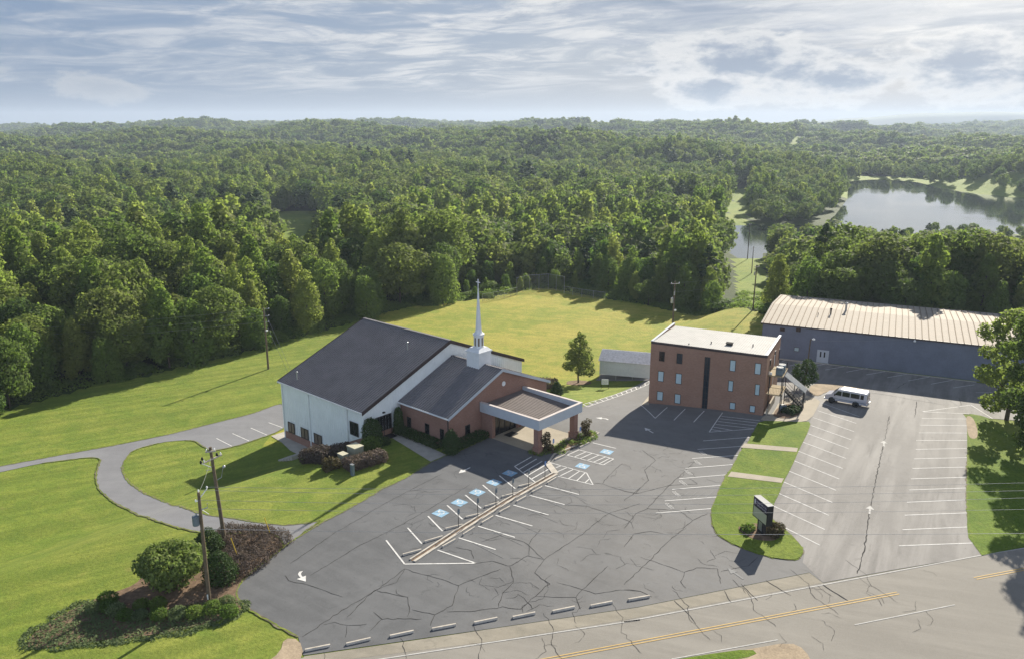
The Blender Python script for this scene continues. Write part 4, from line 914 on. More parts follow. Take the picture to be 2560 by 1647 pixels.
# steeple
mb = MB(); su, sv, h = 4.85, 15.4, 1.12
mb.box(su - h, su + h, sv - h, sv + h, 6.6, 9.42); mb.box(su - h - .13, su + h + .13, sv - h - .13, sv + h + .13, 9.422, 9.60)
pts = [(su + s1 * (h + .05), sv + s2 * (h + .05), 9.6) for s1, s2 in ((-1, -1), (1, -1), (1, 1), (-1, 1))]; top = [(su + s1 * .8, sv + s2 * .8, 9.98) for s1, s2 in ((-1, -1), (1, -1), (1, 1), (-1, 1))]
mb.add(pts + top, [(4, 5, 6, 7)] + [(i, (i + 1) % 4, 4 + (i + 1) % 4, 4 + i) for i in range(4)])
mb.lathe([(.76, 9.9), (.76, 10.05), (.68, 10.06), (.68, 11.5), (.80, 11.56), (.80, 11.74), (.66, 11.78), (.50, 11.95), (.42, 12.2), (.05, 17.9)], (su, sv, 0), 8, 0, R(22.5))
st = mb.build('steeple', M['white'], ch)
mb = MB()
for k in range(8):
    a = R(45 * k); Mx = Matrix.Translation((su, sv, 0)) @ Matrix.Rotation(a, 4, 'Z'); mb.box(.632, .640, -.11, .11, 10.22, 11.3, 0, Mx)
mb.build('louvre', M['curtain'], st)
mb = MB(); mb.box(su - .045, su + .045, sv - .045, sv + .045, 17.85, 18.85); mb.box(su - .34, su + .34, sv - .04, sv + .04, 18.40, 18.49); mb.build('cross', M['white'], st)
mb = MB(); mb.box(-.02, 1.3, 2.3, 4.3, .075, .10); d = mb.build('door_mat', M['black']); d.location = ch.location; d.rotation_euler = ch.rotation_euler; tag(d, 'black mat before the white gable door', 'door mat')
mb = MB(); mb.box(11.0, 12.1, 13.4, 15.0, .075, .10); d = mb.build('door_mat', M['black']); d.location = ch.location; d.rotation_euler = ch.rotation_euler; tag(d, 'black mat under the canopy by the entrance', 'door mat')

# ------------------------------------------------------------------ brick office block
br = thing('brick_building', 'three storey brown brick building with white metal roof', 'building', (19.6, 106.9, 0), R(-26.9))
wx, wd = 15.86, 11.3
mb = MB()
mb.add([(0, 0, -2), (wx, 0, -2), (wx, 0, 8.25), (0, 0, 8.25)], [(0, 1, 2, 3)]); mb.add([(wx, 0, -2), (wx, wd, -2), (wx, wd, 8.25), (wx, 0, 8.25)], [(0, 1, 2, 3)])
mb.add([(0, 0, -2), (0, wd, -2), (0, wd, 8.25), (0, 0, 8.25)], [(0, 1, 2, 3)]); mb.add([(0, wd, -2), (wx, wd, -2), (wx, wd, 7.8), (0, wd, 7.8)], [(0, 1, 2, 3)])
for x in (0, wx - .25): mb.box(x + .001, x + .249, .002, wd - .002, 7.8, 8.36)
mb.box(9.05, 9.12, -.012, -.003, -1, 7.9)
bw = mb.build('wall', M['brick2'], br)
for x in (-.04, wx - .29): mb = MB(); mb.box(x, x + .33, -.04, wd + .04, 8.362, 8.44); mb.build('parapet_coping', M['fascia'], br)
mb = MB(); mb.prism([(.25, .02, 8.30), (wx - .25, .02, 8.30), (wx - .25, wd + .15, 7.90), (.25, wd + .15, 7.90)], (0, 0, .06))
k = .4
while k < wx - .3: mb.prism([(k, .02, 8.362), (k + .06, .02, 8.362), (k + .06, wd + .15, 7.962), (k, wd + .15, 7.962)], (0, 0, .035)); k += .33
rf = mb.build('roof', M['panel'], br)
mb = MB(); mb.box(.0, wx - .0, -.06, -.005, 8.02, 8.36); mb.build('fascia', M['darktrim'], rf)
for (x, y, s_) in ((5.17, .7, .5), (7.8, 2.67, 1), (13.25, 3.87, 1.2)):
    mb = MB(); mb.lathe([(.07, -.05), (.07, .28 * s_), (.10, .30 * s_), (.02, .36 * s_)], (x, y, 8.36 - .036 * y), 8); mb.build('roof_vent', M['steel'], rf)
mb = MB(); mb.box(9.8, 10.6, 2.9, 3.6, 8.2, 8.55); mb.box(9.72, 10.68, 2.82, 3.68, 8.552, 8.60); mb.build('roof_hatch', M['steel'], rf)
BW = [(1.27, 2.02, 5.65, 7.05, 'glass'), (3.76, 4.56, 5.62, 7.09, 'tint'), (11.07, 11.83, 5.59, 7.15, 'blind'), (14.36, 15.14, 5.62, 7.17, 'blind'), (1.22, 2.05, 2.66, 4.17, 'blind'), (3.77, 4.61, 2.68, 4.20, 'blind'), (11.05, 11.7, 2.71, 4.23, 'blind'), (14.6, 15.2, 2.71, 4.24, 'blind'),
      (1.21, 2.08, -.17, 1.16, 'blind'), (3.78, 4.62, -.22, 1.16, 'blind'), (11.44, 12.19, .18, 1.16, 'blind'), (14.1, 14.82, .20, 1.17, 'blind')]
for a, b, z0, z1, g in BW: quadwin(br, 'window', 'y-', a, b, z0, z1, 0, M[g], .05, .05, 0, 'dark window without blind' if g == 'glass' else None)
o = quadwin(br, 'stair_window', 'y-', 7.66, 8.40, -.35, 7.1, 0, M['tint'], .06, .05)
mb = MB(); mb.box(8.0, 8.05, -.040, -.022, -.3, 7.05)
for z in (5.8, 5.4, 4.6, 3.7, 2.8, 1.9, 1.0, .1): mb.box(7.72, 8.34, -.045, -.02, z, z + .05)
mb.build('transom', M['frame'], o)
for a, b, z0, z1 in ((2.4, 3.2, 5.55, 7.1), (10.6, 11.0, 4.9, 6.5)): quadwin(br, 'window', 'x+', a, b, z0, z1, wx, M['glass'], .05, .05)
for a, b, z0, z1 in ((6.3, 7.2, 5.25, 7.3), (3.0, 3.9, 2.62, 4.7)):
    mb = MB(); mb.box(wx + .003, wx + .06, a, b, z0, z1); mb.build('door', M['frame'], br)
mb = MB(); mb.tube([(wx + .08, 6.0, 1), (wx + .08, 6.0, 6.9)], .045, 8); mb.build('conduit', M['white'], br)
mb = MB(); mb.box(wx + .02, wx + .10, 2.1, 2.2, 5.0, 5.6); mb.lathe([(.05, 0), (.17, .1), (.17, .35), (.05, .42)], (wx + .3, 2.15, 5.1), 10); mb.build('wall_lamp', M['lamp'], br)
# outside stair: decks, posts, awning (moves with the building)
mb = MB(); mb.box(wx + .01, wx + 1.95, 1.7, 6.2, 5.05, 5.19); mb.box(wx + .01, wx + 1.95, 1.6, 6.0, 2.46, 2.60)
for z in (5.19, 2.6):
    k = wx + .1
    while k < wx + 1.9: mb.box(k, k + .10, 1.75, 5.9, z + .002, z + .025); k += .16
dk = mb.build('stair_deck', M['deck'], br)
mb = MB()
for (x, y, z1) in ((wx + 1.85, 1.75, 5.04), (wx + 1.85, 3.0, 5.04), (wx + 1.85, 5.8, 6.1), (wx + .25, 1.75, 5.04), (wx + 4.45, 4.3, 2.62), (wx + 4.45, 5.6, 2.62), (wx + 3.1, 5.6, 3.6)): mb.box(x - .05, x + .05, y - .05, y + .05, -.05, z1)
mb.build('stair_post', M['steel'], br)
mb = MB()
for y in (4.4, 5.5): mb.prism([(wx + 1.95, y, 2.3), (wx + 1.95, y, 2.6), (wx + 4.55, y, .25), (wx + 4.55, y, -.02)], (0, .06, 0))
for k in range(11):
    f = k / 11.; mb.box(wx + 1.98 + 2.5 * f, wx + 2.28 + 2.5 * f, 4.46, 5.5, 2.36 - 2.35 * f, 2.40 - 2.35 * f)
mb.build('stair_flight', M['steel'], br); mb = MB()
for y in (4.42, 5.52): mb = MB(); mb.tube([(wx + 1.95, y, 3.5), (wx + 4.5, y, 1.1)], .025, 6); mb.build('handrail', M['steel'], br)
mb = MB(); mb.tube([(wx + .1, 1.75, 6.1), (wx + 1.9, 1.75, 6.1)], .025, 6); mb.build('handrail', M['steel'], br); mb = MB(); mb.tube([(wx + .1, 1.65, 3.55), (wx + 1.9, 1.65, 3.55), (wx + 1.9, 4.3, 3.55)], .025, 6)
for k in range(10): mb.box(wx + .15 + .19 * k, wx + .17 + .19 * k, 1.655, 1.675, 2.6, 3.54)
mb.build('handrail', M['steel'], br)
mb = MB(); mb.prism([(wx + 1.75, 3.9, 4.75), (wx + 4.75, 3.9, 2.62), (wx + 4.75, 5.9, 2.62), (wx + 1.75, 5.9, 4.75)], (0, 0, .05))
for k in range(9):
    y = 3.95 + k * .235; mb.prism([(wx + 1.75, y, 4.802), (wx + 4.75, y, 2.672), (wx + 4.75, y + .07, 2.672), (wx + 1.75, y + .07, 4.802)], (0, 0, .05))
mb.build('stair_awning', M['metal'], br)
mb = MB(); mb.box(wx + .3, wx + .5, .4, 7.0, -.1, .85); mb.build('ramp_wall', M['pad'], br)
for i, (x, y, nm) in enumerate(((wx + 1.35, 2.5, 'rounded grey air conditioner on the upper stair deck'), (wx + 1.45, 3.9, 'second air conditioner on the upper deck, farther from the edge'))):
    a = thing('air_conditioner', nm, 'air conditioner', br.matrix_basis @ Vector((x, y, 5.215)), R(-26.9), 'air conditioners on the stair deck')
    mb = MB(); mb.box(-.45, .45, -.45, .45, 0, 1.0); mb.build('casing', M['acgrey'], a, bevel=.08)
    mb = MB(); mb.lathe([(.44, 1.0), (.44, 1.10), (.34, 1.10), (.34, 1.03)], (0, 0, .005), 20); mb.build('fan_ring', M['lamp'], a)
    mb = MB(); mb.lathe([(.33, 1.0), (.33, 1.05)], (0, 0, .006), 16); mb.build('fan_grille', M['black'], a)
a = thing('air_conditioner', 'low ground air conditioner under the outside stair', 'air conditioner', br.matrix_basis @ Vector((wx + 2.1, 3.2, .06)), R(-26.9))
mb = MB(); mb.box(-.5, .5, -.4, .4, 0, .7); mb.build('casing', M['acgrey'], a, bevel=.06)
mb = MB(); mb.lathe([(.3, .7), (.3, .76)], (0, 0, .004), 16); mb.build('fan_grille', M['black'], a)

# ------------------------------------------------------------------ long grey metal building
gbd = thing('metal_building', 'long slate blue metal building with tan ribbed roof', 'building', (42.07, 128.06, 0), R(-25.6))
GL, GD = 46., 24.
mb = MB()
mb.add([(0, 0, -1.5), (GL, 0, -1.5), (GL, 0, 5.6), (0, 0, 5.6)], [(0, 1, 2, 3)]); mb.add([(0, GD, -4), (GL, GD, -4), (GL, GD, 5.6), (0, GD, 5.6)], [(0, 1, 2, 3)])
for x in (0, GL): mb.add([(x, 0, -4), (x, GD, -4), (x, GD, 5.6), (x, 12, 6.38), (x, 0, 5.6)], [(0, 1, 2, 3, 4)])
k = .15
while k < GL: mb.box(k, k + .05, -.025, -.001, -1, 5.55); k += .32
gw = mb.build('wall', M['greywall'], gbd)
mb = MB()
for y0, y1 in ((-.25, 12), (GD + .25, 12)):
    mb.prism([(-.2, y0, 5.64), (GL, y0, 5.64), (GL, y1, 6.42), (-.2, y1, 6.42)], (0, 0, .06))
    k = .05
    while k < GL: mb.prism([(k, y0, 5.702), (k + .10, y0, 5.702), (k + .10, y1, 6.482), (k, y1, 6.482)], (0, 0, .085), 1); k += .95
gr = mb.build('roof', [M['greyroof'], M['seam']], gbd)
mb = MB(); mb.box(-.2, GL, -.33, -.26, 5.5, 5.72); mb.build('eave_trim', M['darktrim'], gr)
mb = MB()
for y0, y1 in ((-.3, 12), (GD + .3, 12)): mb.prism([(-.28, y0, 5.45), (-.22, y0, 5.45), (-.22, y1, 6.25), (-.28, y1, 6.25)], (0, 0, .27))
mb.build('rake_trim', M['darktrim'], gr)
for (x, y, s_, r_) in ((8.0, 7.0, .5, .05), (9.9, 8.6, 1.1, .12), (12.1, 11.8, 1.5, .17)):
    z = 5.75 + .78 * y / 12; mb = MB(); mb.lathe([(r_, -.1), (r_, .7 * s_), (r_ * 1.7, .72 * s_), (r_ * 1.7, .86 * s_), (.02, .95 * s_)], (x, y, z), 10); mb.build('roof_vent', M['steel'] if s_ < 1.3 else M['metal'], gr)
quadwin(gbd, 'window', 'y-', 2.81, 3.57, 4.55, 5.1, -.03, M['glass'], .05, .05, 3); quadwin(gbd, 'window', 'y-', 5.33, 6.05, 4.75, 5.38, -.03, M['glass'], .05, .05, 3)
quadwin(gbd, 'window', 'y-', 5.31, 6.07, 1.42, 2.1, -.03, M['blind'], .05, .05)
mb = MB(); mb.box(8.9, 10.7, -.07, -.028, .03, 2.15); gd = mb.build('door', M['fascia'], gbd); gd['label'] = 'pale grey double door in the long wall'
for x in (9.35, 9.95): mb = MB(); mb.box(x, x + .22, -.08, -.071, .95, 1.85); mb.build('door_pane', M['black'], gd)
mb = MB(); mb.lathe([(.18, 0), (.22, .1), (.05, .3)], (22.84, -.35, 5.2), 10); mb.build('wall_lamp', M['lamp'], gbd)
mb = MB(); mb.box(3.2, 31.8, -.9, -.75, -.1, .14); kb = structure(mb.build('kerb', M['concrete'])); kb.location = gbd.location; kb.rotation_euler = gbd.rotation_euler

# ------------------------------------------------------------------ carport and the car in it
CX, CY = 14.7, 126.2; cz = ground_z(18, 127)
cpt = thing('carport', 'open carport with grey shingle roof and cream side panel', 'carport', (CX, CY, cz), R(-17))
mb = MB(); mb.prism([(-.2, -.35, 3.35), (8.6, -.35, 3.35), (8.6, 3.0, 4.45), (-.2, 3.0, 4.45)], (0, 0, .10)); mb.prism([(-.2, 6.35, 3.35), (8.6, 6.35, 3.35), (8.6, 3.0, 4.45), (-.2, 3.0, 4.45)], (0, 0, .10))
k = -.3
for i in range(14): f = i / 14.; mb.box(-.2, 8.6, -.35 + 3.35 * f, -.33 + 3.35 * f, 3.456 + 1.1 * f, 3.475 + 1.1 * f)
mb.build('roof', M['shingle'], cpt)
mb = MB(); mb.box(0, 8.4, -.06, 0, 1.0, 3.36)
for i in range(11): mb.box(0, 8.4, -.085, -.062, 1.0 + .21 * i, 1.03 + .21 * i)
mb.build('side_panel', M['vinyl'], cpt); mb = MB(); mb.box(0, 8.4, 6.0, 6.06, 1.0, 3.36); mb.build('side_panel', M['vinyl'], cpt)
mb = MB(); mb.add([(8.4, -.3, 3.35), (8.4, 6.3, 3.35), (8.4, 3.0, 4.42)], [(0, 1, 2)]); mb.build('gable_panel', M['vinyl'], cpt); mb = MB(); mb.add([(.0, -.3, 3.35), (.0, 6.3, 3.35), (.0, 3.0, 4.42)], [(0, 1, 2)]); mb.build('gable_panel', M['vinyl'], cpt)
for x in (.05, 2.75, 5.5, 8.3):
    for y in (.05, 5.95):
        mb = MB(); mb.box(x - .05, x + .05, y - .05 + (.06 if y < 1 else -.06), y + .05 + (.06 if y < 1 else -.06), -.3, 3.35); mb.build('post', M['metal'], cpt)
drape('carport_floor', local((CX, CY), R(-17), [(-.5, -.6), (11.5, -.6), (11.5, 6.4), (-.5, 6.4)]), M['drive'], .07, 1.5)

# ------------------------------------------------------------------ vehicles
def wheel(parent, x, y, r=.37, w=.25):
    mb = MB(); prof = [(r * .62, -w / 2), (r * .93, -w / 2), (r, -w * .3), (r, w * .3), (r * .93, w / 2), (r * .62, w / 2)]
    mb.lathe(prof, (0, 0, 0), 20); t_ = mb.mesh('tyre', True)
    o = link('wheel', t_, M['tyre'], parent); o.location = (x, y, r); o.rotation_euler = (R(90), 0, 0)
    mb = MB(); mb.lathe([(.02, -w * .30), (r * .6, -w * .34), (r * .63, w * .34), (r * .2, w * .28), (.02, w * .36)], (0, 0, 0), 16); mb.build('rim', M['metal'], o)
    return o
def loft_van(parent, L_, Wd, H, hood, paint, roofmat):
    """side profile swept across the width with tumblehome"""
    h = Wd / 2
    prof = [(0, .42), (.02, .95), (.12, 1.10), (hood, 1.28), (hood + .75, H - .12), (hood + 1.2, H), (L_ - .25, H), (L_ - .06, H - .12), (L_, 1.15), (L_, .45)]
    secs = []
    for s_, sx in ((-1, 1), (-.86, 0), (.86, 0), (1, 1)):
        ring = []
        for x, z in prof:
            tum = .10 * max(0, (z - 1.1) / (H - 1.1))
            yy = s_ * h * (1 - tum) if abs(s_) == 1 else s_ * h * (1 - tum)
            zz = z - (.05 if abs(s_) == 1 and z > H - .2 else 0)
            ring.append((x + (.04 if abs(s_) == 1 and x < .1 else 0) - (.03 if abs(s_) == 1 and x > L_ - .1 else 0), yy, zz))
        secs.append(ring)
    mb = MB(); n = len(prof); vs = sum(secs, [])
    f = [(k * n + i, k * n + (i + 1) % n, (k + 1) * n + (i + 1) % n, (k + 1) * n + i) for k in range(3) for i in range(n)]
    f += [list(range(n))[::-1], list(range(3 * n, 4 * n))]
    return mb.add(vs, f).build('body', paint, parent, bevel=.03)
(vax, vay), (vbx, vby) = L['van'][0]
va = math.atan2(vby - vay, vbx - vax)
van = thing('passenger_van', 'silver passenger van with white roof parked by the soil island', 'van', (0, 0, .036), va)
LV, WV, HV = 5.55, 2.02, 2.1
nrm = Vector((-math.sin(va), math.cos(va))); ctr = Vector(((vax + vbx) / 2, (vay + vby) / 2)) + nrm * (WV / 2)
dirv = Vector((math.cos(va), math.sin(va))); o0 = ctr - dirv * (LV / 2)
van.location = (o0.x, o0.y, .04)
loft_van(van, LV, WV, HV, .85, M['vanpaint'], None)
mb = MB(); mb.box(2.05, LV - .28, -.86, .86, HV - .01, HV + .035)
for k in range(12): mb.box(2.1, LV - .32, -.78 + k * .138, -.74 + k * .138, HV + .036, HV + .05)
mb.build('roof', M['vanroof'], van, bevel=.02)
def side_win(par, x0, x1, x0b, z0, z1, side, nm='side_window'):
    mb = MB(); hb = lambda z: side * (WV / 2 * (1 - .10 * max(0, (z - 1.1) / (HV - 1.1))) + .012)
    mb.prism([(x0b, hb(z0), z0), (x1, hb(z0), z0), (x1, hb(z1), z1), (x0, hb(z1), z1)], (0, side * .012, 0)); mb.build(nm, M['glass'], par)
for s_ in (-1, 1):
    side_win(van, 1.72, 2.18, 1.25, 1.26, 1.88, s_); side_win(van, 2.30, 3.28, 2.30, 1.26, 1.88, s_); side_win(van, 3.40, 4.55, 3.40, 1.26, 1.88, s_); side_win(van, 4.68, 5.10, 4.68, 1.26, 1.88, s_)
mb = MB(); mb.prism([(.90, -.82, 1.33), (.90, .82, 1.33), (1.54, .74, HV - .16), (1.54, -.74, HV - .16)], (-.02, 0, .015)); mb.build('windscreen', M['glass'], van)
mb = MB(); mb.prism([(LV + .012, -.80, 1.22), (LV + .012, .80, 1.22), (LV - .03, .76, 1.86), (LV - .03, -.76, 1.86)], (.012, 0, 0)); mb.build('rear_window', M['glass'], van)
for s_ in (-1, 1):
    mb = MB(); mb.box(LV - .02, LV + .02, s_ * .86 - .07, s_ * .86 + .07, .85, 1.15); mb.build('tail_lamp', M['red'], van)
    mb = MB(); mb.box(-.01, .05, s_ * .72 - .17, s_ * .72 + .17, .78, .98); mb.build('headlight', M['amber'], van)
    mb = MB(); mb.box(1.30, 1.42, s_ * 1.04 - .02 + (.0 if s_ > 0 else -.22), s_ * 1.04 + .22 - (.0 if s_ > 0 else .2), 1.22, 1.48); mb.build('mirror', M['black'], van)
mb = MB(); mb.box(-.08, .06, -.95, .95, .38, .60); mb.build('bumper', M['metal'], van, bevel=.03); mb = MB(); mb.box(LV - .05, LV + .12, -.95, .95, .40, .60); mb.build('bumper', M['metal'], van, bevel=.03)
mb = MB(); mb.box(.03, .05, -.5, .5, .72, 1.0); mb.build('grille', M['black'], van); mb = MB(); mb.box(LV + .005, LV + .03, -.14, .14, .72, .86); mb.build('number_plate', M['black'], van)
mb = MB(); mb.box(1.15, LV - .1, -1.02, -1.006, .72, .80); mb.box(1.15, LV - .1, 1.006, 1.02, .72, .80); mb.build('side_trim', M['acgrey'], van)
for x in (.98, 4.15):
    for y in (-.90, .90):
        wheel(van, x, y * 1.02, .38, .26)
        mb = MB(); mb.lathe([(.02, -.012), (.46, -.012), (.46, .012), (.02, .012)], (0, 0, 0), 20); a = mb.build('wheel_arch', M['black'], van); a.location = (x, (1.0 if y > 0 else -1.0), .42); a.rotation_euler = (R(90), 0, 0)
# small white bus whose nose shows at the end of the carport
bus = thing('white_minibus', 'white minibus parked nose out inside the carport', 'bus', local((CX, CY), R(-17), [(9.0, 3.0)])[0] + (ground_z(21.5, 126) + .08,), R(-17 + 180))
HV0, WV0 = HV, WV
HV, WV = 2.5, 2.05
loft_van(bus, 6.2, WV, HV, .9, M['vanroof'], None)
for s_ in (-1, 1): side_win(bus, 1.8, 2.3, 1.3, 1.3, 2.1, s_); side_win(bus, 2.5, 5.8, 2.5, 1.3, 2.1, s_)
mb = MB(); mb.prism([(.95, -.84, 1.36), (.95, .84, 1.36), (1.60, .72, HV - .2), (1.60, -.72, HV - .2)], (-.02, 0, .015)); mb.build('windscreen', M['glass'], bus)
for s_ in (-1, 1): mb = MB(); mb.box(-.01, .05, s_ * .72 - .17, s_ * .72 + .17, .78, .98); mb.build('headlight', M['amber'], bus)
mb = MB(); mb.box(-.08, .06, -.95, .95, .38, .60); mb.build('bumper', M['black'], bus, bevel=.03)
for x in (1.0, 4.8):
    for y in (-.92, .92): wheel(bus, x, y, .38, .26)
HV, WV = HV0, WV0

# ------------------------------------------------------------------ poles and wires
def insulator(par, p):
    mb = MB(); mb.lathe([(.03, 0), (.03, .08), (.075, .09), (.045, .13), (.075, .15), (.04, .22)], p, 8); mb.build('insulator', M['lamp'], par)
def pole(key, label, h, lean=(0, 0), r=.17, mat='wood', name='utility_pole'):
    x, y = L['poles'][key]; z = land_z(x, y)
    o = thing(name, label, 'pole', (x, y, z), 0, 'utility poles')
    mb = MB(); mb.tube([(0, 0, -.3), (lean[0] * .5, lean[1] * .5, h * .5), (lean[0], lean[1], h)], [r, r * .85, r * .68], 12); mb.build('shaft', M[mat], o)
    return o, Vector((lean[0], lean[1], h))
def crossarm(par, top, dz, ang, l, mat='greywood', ins=True):
    d = Vector((math.cos(R(ang)), math.sin(R(ang)), 0)); c = top + Vector((0, 0, -dz)); n = Vector((-d.y, d.x, 0)) * .16
    mb = MB(); Mx = Matrix.Translation(c - n) @ Matrix.Rotation(R(ang), 4, 'Z'); mb.box(-l / 2, l / 2, -.055, .055, -.06, .06, 0, Mx); mb.build('crossarm', M[mat], par)
    if ins:
        for s_ in (-1, 1): insulator(par, c - n + d * (l / 2 - .12) * s_ + Vector((0, 0, .06)))
def canister(par, p, r=.27, h=.85, mat='acgrey'):
    mb = MB(); mb.lathe([(r * .9, 0), (r, .04), (r, h - .06), (r * .7, h), (.05, h + .02)], p, 14)
    mb.lathe([(.04, 0), (.06, .1), (.03, .25)], (p[0] + .08, p[1], p[2] + h), 8); mb.build('transformer', M[mat], par)
pn, tn = pole('near', 'pole with V shaped bracket standing among the small round shrubs', 9.78, (.1, 0), .17, 'wood')
mb = MB(); mb.tube([tn + Vector((-.15, -.1, -.75)), tn + Vector((0, 0, -.55)), tn + Vector((.55, .35, .15))], .045, 8); mb.build('bracket', M['lamp'], pn)
insulator(pn, tn + Vector((0, 0, .02))); insulator(pn, tn + Vector((.55, .35, .15))); insulator(pn, tn + Vector((-.25, -.1, -.8)))
mb = MB(); mb.tube([tn + Vector((.1, 0, -1.5)), tn + Vector((.55, .1, -1.35)), tn + Vector((.55, .1, -1.0))], .04, 8); mb.tube([tn + Vector((.1, 0, -1.5)), tn + Vector((.6, .1, -1.95))], .03, 8); mb.build('switch_arm', M['metal'], pn)
canister(pn, (-.28, -.18, 7.0)); mb = MB(); mb.box(-.05, .05, -.24, -.18, .3, .75); mb.build('pole_marker', M['lamp'], pn)
pm, tm = pole('mid', 'taller timber pole rising from the burgundy hedge by the drive', 9.86, (-.48, 0), .19, 'wood')
crossarm(pm, tm, 1.1, 62, 2.1); crossarm(pm, tm, .35, 20, .9, 'greywood', True)
mb = MB(); mb.tube([tm + Vector((0, 0, -2.0)), tm + Vector((-.9, -.2, -1.5))], .04, 8); mb.tube([tm + Vector((0, 0, -2.2)), tm + Vector((-.5, -.2, -2.15))], .03, 8); mb.build('switch_arm', M['metal'], pm)
mb = MB()
for p_ in ((-.9, -.2, -1.55), (-.75, -.2, -1.2), (.45, .2, -.95)): mb.lathe([(.05, 0), (.11, .08), (.11, .2), (.04, .32)], tm + Vector(p_), 8)
mb.build('cutout', M['black'], pm)
mb = MB(); mb.tube([tm + Vector((.15, 0, -3.3)), tm + Vector((.7, .1, -3.0)), tm + Vector((.85, .2, -2.2)), tm + Vector((.95, .2, -2.0))], .035, 8); mb.lathe([(.05, -.1), (.16, 0), (.13, .1), (.04, .16)], tm + Vector((.98, .2, -2.0)), 10); mb.build('street_light', M['metal'], pm)
for q, nm in (((-22.3, 66.3), 'yellow guy wire guard in the hedge close to the drive'), ((-24.15, 62.6), 'yellow guy wire guard in front of the burgundy hedge')):
    mb = MB(); z = ground_z(*q); mb.tube([(q[0], q[1], z), (q[0] - .75, q[1] + .25, z + 2.5)], .04, 8); tag(mb.build('guy_guard', M['yellowguard']), nm, 'cable guard', 'guy wire guards')
pl, tl = pole('lawn', 'bare timber pole on the lawn between the hall and the woods', 11.1, (0, 0), .19)
for dz, s_ in ((.25, .9), (1.5, .8), (2.6, .7)):
    mb = MB(); mb.tube([tl + Vector((-s_ * .1, 0, -dz)), tl + Vector((s_, .1, -dz + .05))], .035, 8); mb.build('bracket', M['metal'], pl); insulator(pl, tl + Vector((s_, .1, -dz + .05)))
mb = MB(); mb.lathe([(.05, 0), (.2, .05), (.2, .25), (.05, .3)], tl + Vector((.3, -.1, -4.2)), 10); mb.build('lamp_head', M['lamp'], pl)
pb, tb = pole('behind_brick', 'pole with grey transformer just behind the brick building', 11.2, (0, 0), .2)
crossarm(pb, tb, .4, 10, 1.8); canister(pb, (-.42, -.2, 7.0), .30, 1.0, 'metal'); canister(pb, (-.1, -.5, 8.6), .13, .7, 'metal')
mb = MB(); mb.lathe([(.05, -.2), (.25, 0), (.22, .15), (.05, .25)], (.25, -.35, 5.6), 12); mb.build('lamp_head', M['lamp'], pb)
pf, tf = pole('far', 'slim pole at the field corner beside the metal building', 9.6, (.1, 0), .15)
crossarm(pf, tf, .4, 30, 1.3, 'greywood'); canister(pf, (-.25, 0, 7.4), .14, .6, 'metal')
pc2, tc2 = pole('corr2', 'weathered pole part way down the cleared strip to the pond', 9.5, (0, 0), .16); crossarm(pc2, tc2, .4, 30, 1.3)
pc1, tc1 = pole('corr1', 'farthest slim pole standing at the near edge of the pond', 14., (0, 0), .17); crossarm(pc1, tc1, .4, 30, 1.3)
lx, ly = L['poles']['light']
lp = thing('street_lamp', 'lamp post with round white head before the metal building', 'lamp post', (lx, ly, 0))
mb = MB(); mb.tube([(0, 0, -.2), (.12, 0, 5.3)], [.11, .08], 10); mb.tube([(.12, 0, 5.1), (.5, -.1, 5.35)], .03, 8); mb.build('post', M['wood'], lp)
mb = MB(); mb.lathe([(.04, -.16), (.24, -.04), (.24, .06), (.08, .16), (.03, .2)], (.55, -.1, 5.3), 12); mb.build('lamp_head', M['lamp'], lp)
def wire(a, b, sag, label, r=.011, n=18):
    a, b = Vector(a), Vector(b); pts = []
    for i in range(n + 1):
        f = i / n; p_ = a.lerp(b, f); p_.z -= sag * 4 * f * (1 - f); pts.append(p_)
    mb = MB(); mb.tube(pts, r, 5); return tag(mb.build('power_line', M['wire']), label, 'power line', 'overhead lines')
P0 = lambda o, t_: Vector(o.location) + t_
n0, m0, l0, b0_, f0, c20, c10 = P0(pn, tn), P0(pm, tm), P0(pl, tl), P0(pb, tb), P0(pf, tf), P0(pc2, tc2), P0(pc1, tc1)
wire(n0 + Vector((0, 0, -3.2)), (52, 55.5, 7.2), .35, 'low dark cable crossing the whole car park towards the road', .017)
for i, (p_, q, s_) in enumerate(((n0 + Vector((.55, .35, .3)), (52, 59.8, 9.6), .5), (n0 + Vector((0, 0, .2)), (52, 58.6, 9.5), .6), (n0 + Vector((-.25, -.1, -.6)), (52, 58.1, 9.2), .7), (n0 + Vector((0, 0, -1.4)), (52, 57.6, 8.3), .5))):
    wire(p_, q, s_, 'upper wire leaving the bracket pole over the car park, %s' % ('topmost', 'second from top', 'third from top', 'lowest of the four')[i], .012)
wire(m0 + Vector((0, 0, -.9)), n0, .3, 'short wire joining the two poles by the shrub bed')
for i, (dz, s_) in enumerate(((.25, .9), (1.5, .8), (2.6, .7))): wire(l0 + Vector((s_, .1, -dz + .2)), (-130, 122, 4.5 - dz), 1.2, '%s wire running left from the lawn pole' % ('upper', 'middle', 'lower')[i])
for i, (dz, q) in enumerate(((.2, (-38.6, 131.8)), (2.2, (-39.4, 132.0)))): wire(l0 + Vector((0, 0, -dz)), (q[0], q[1], ground_z(*q)), 0, '%s guy wire staying the lawn pole' % ('long', 'short')[i], .02, 2)
wire(b0_ + Vector((.6, 0, -.2)), f0 + Vector((0, 0, -.2)), .8, 'wire from the transformer pole to the field corner pole'); wire(b0_ + Vector((0, 0, -2)), f0 + Vector((0, 0, -2)), .8, 'lower cable from the transformer pole to the field corner pole')
wire(f0 + Vector((0, 0, -.2)), c20 + Vector((0, 0, -.2)), 1.0, 'wire down the cleared strip past the metal building'); wire(c20 + Vector((0, 0, -.2)), c10 + Vector((0, 0, -.2)), .8, 'last wire to the pole by the pond')
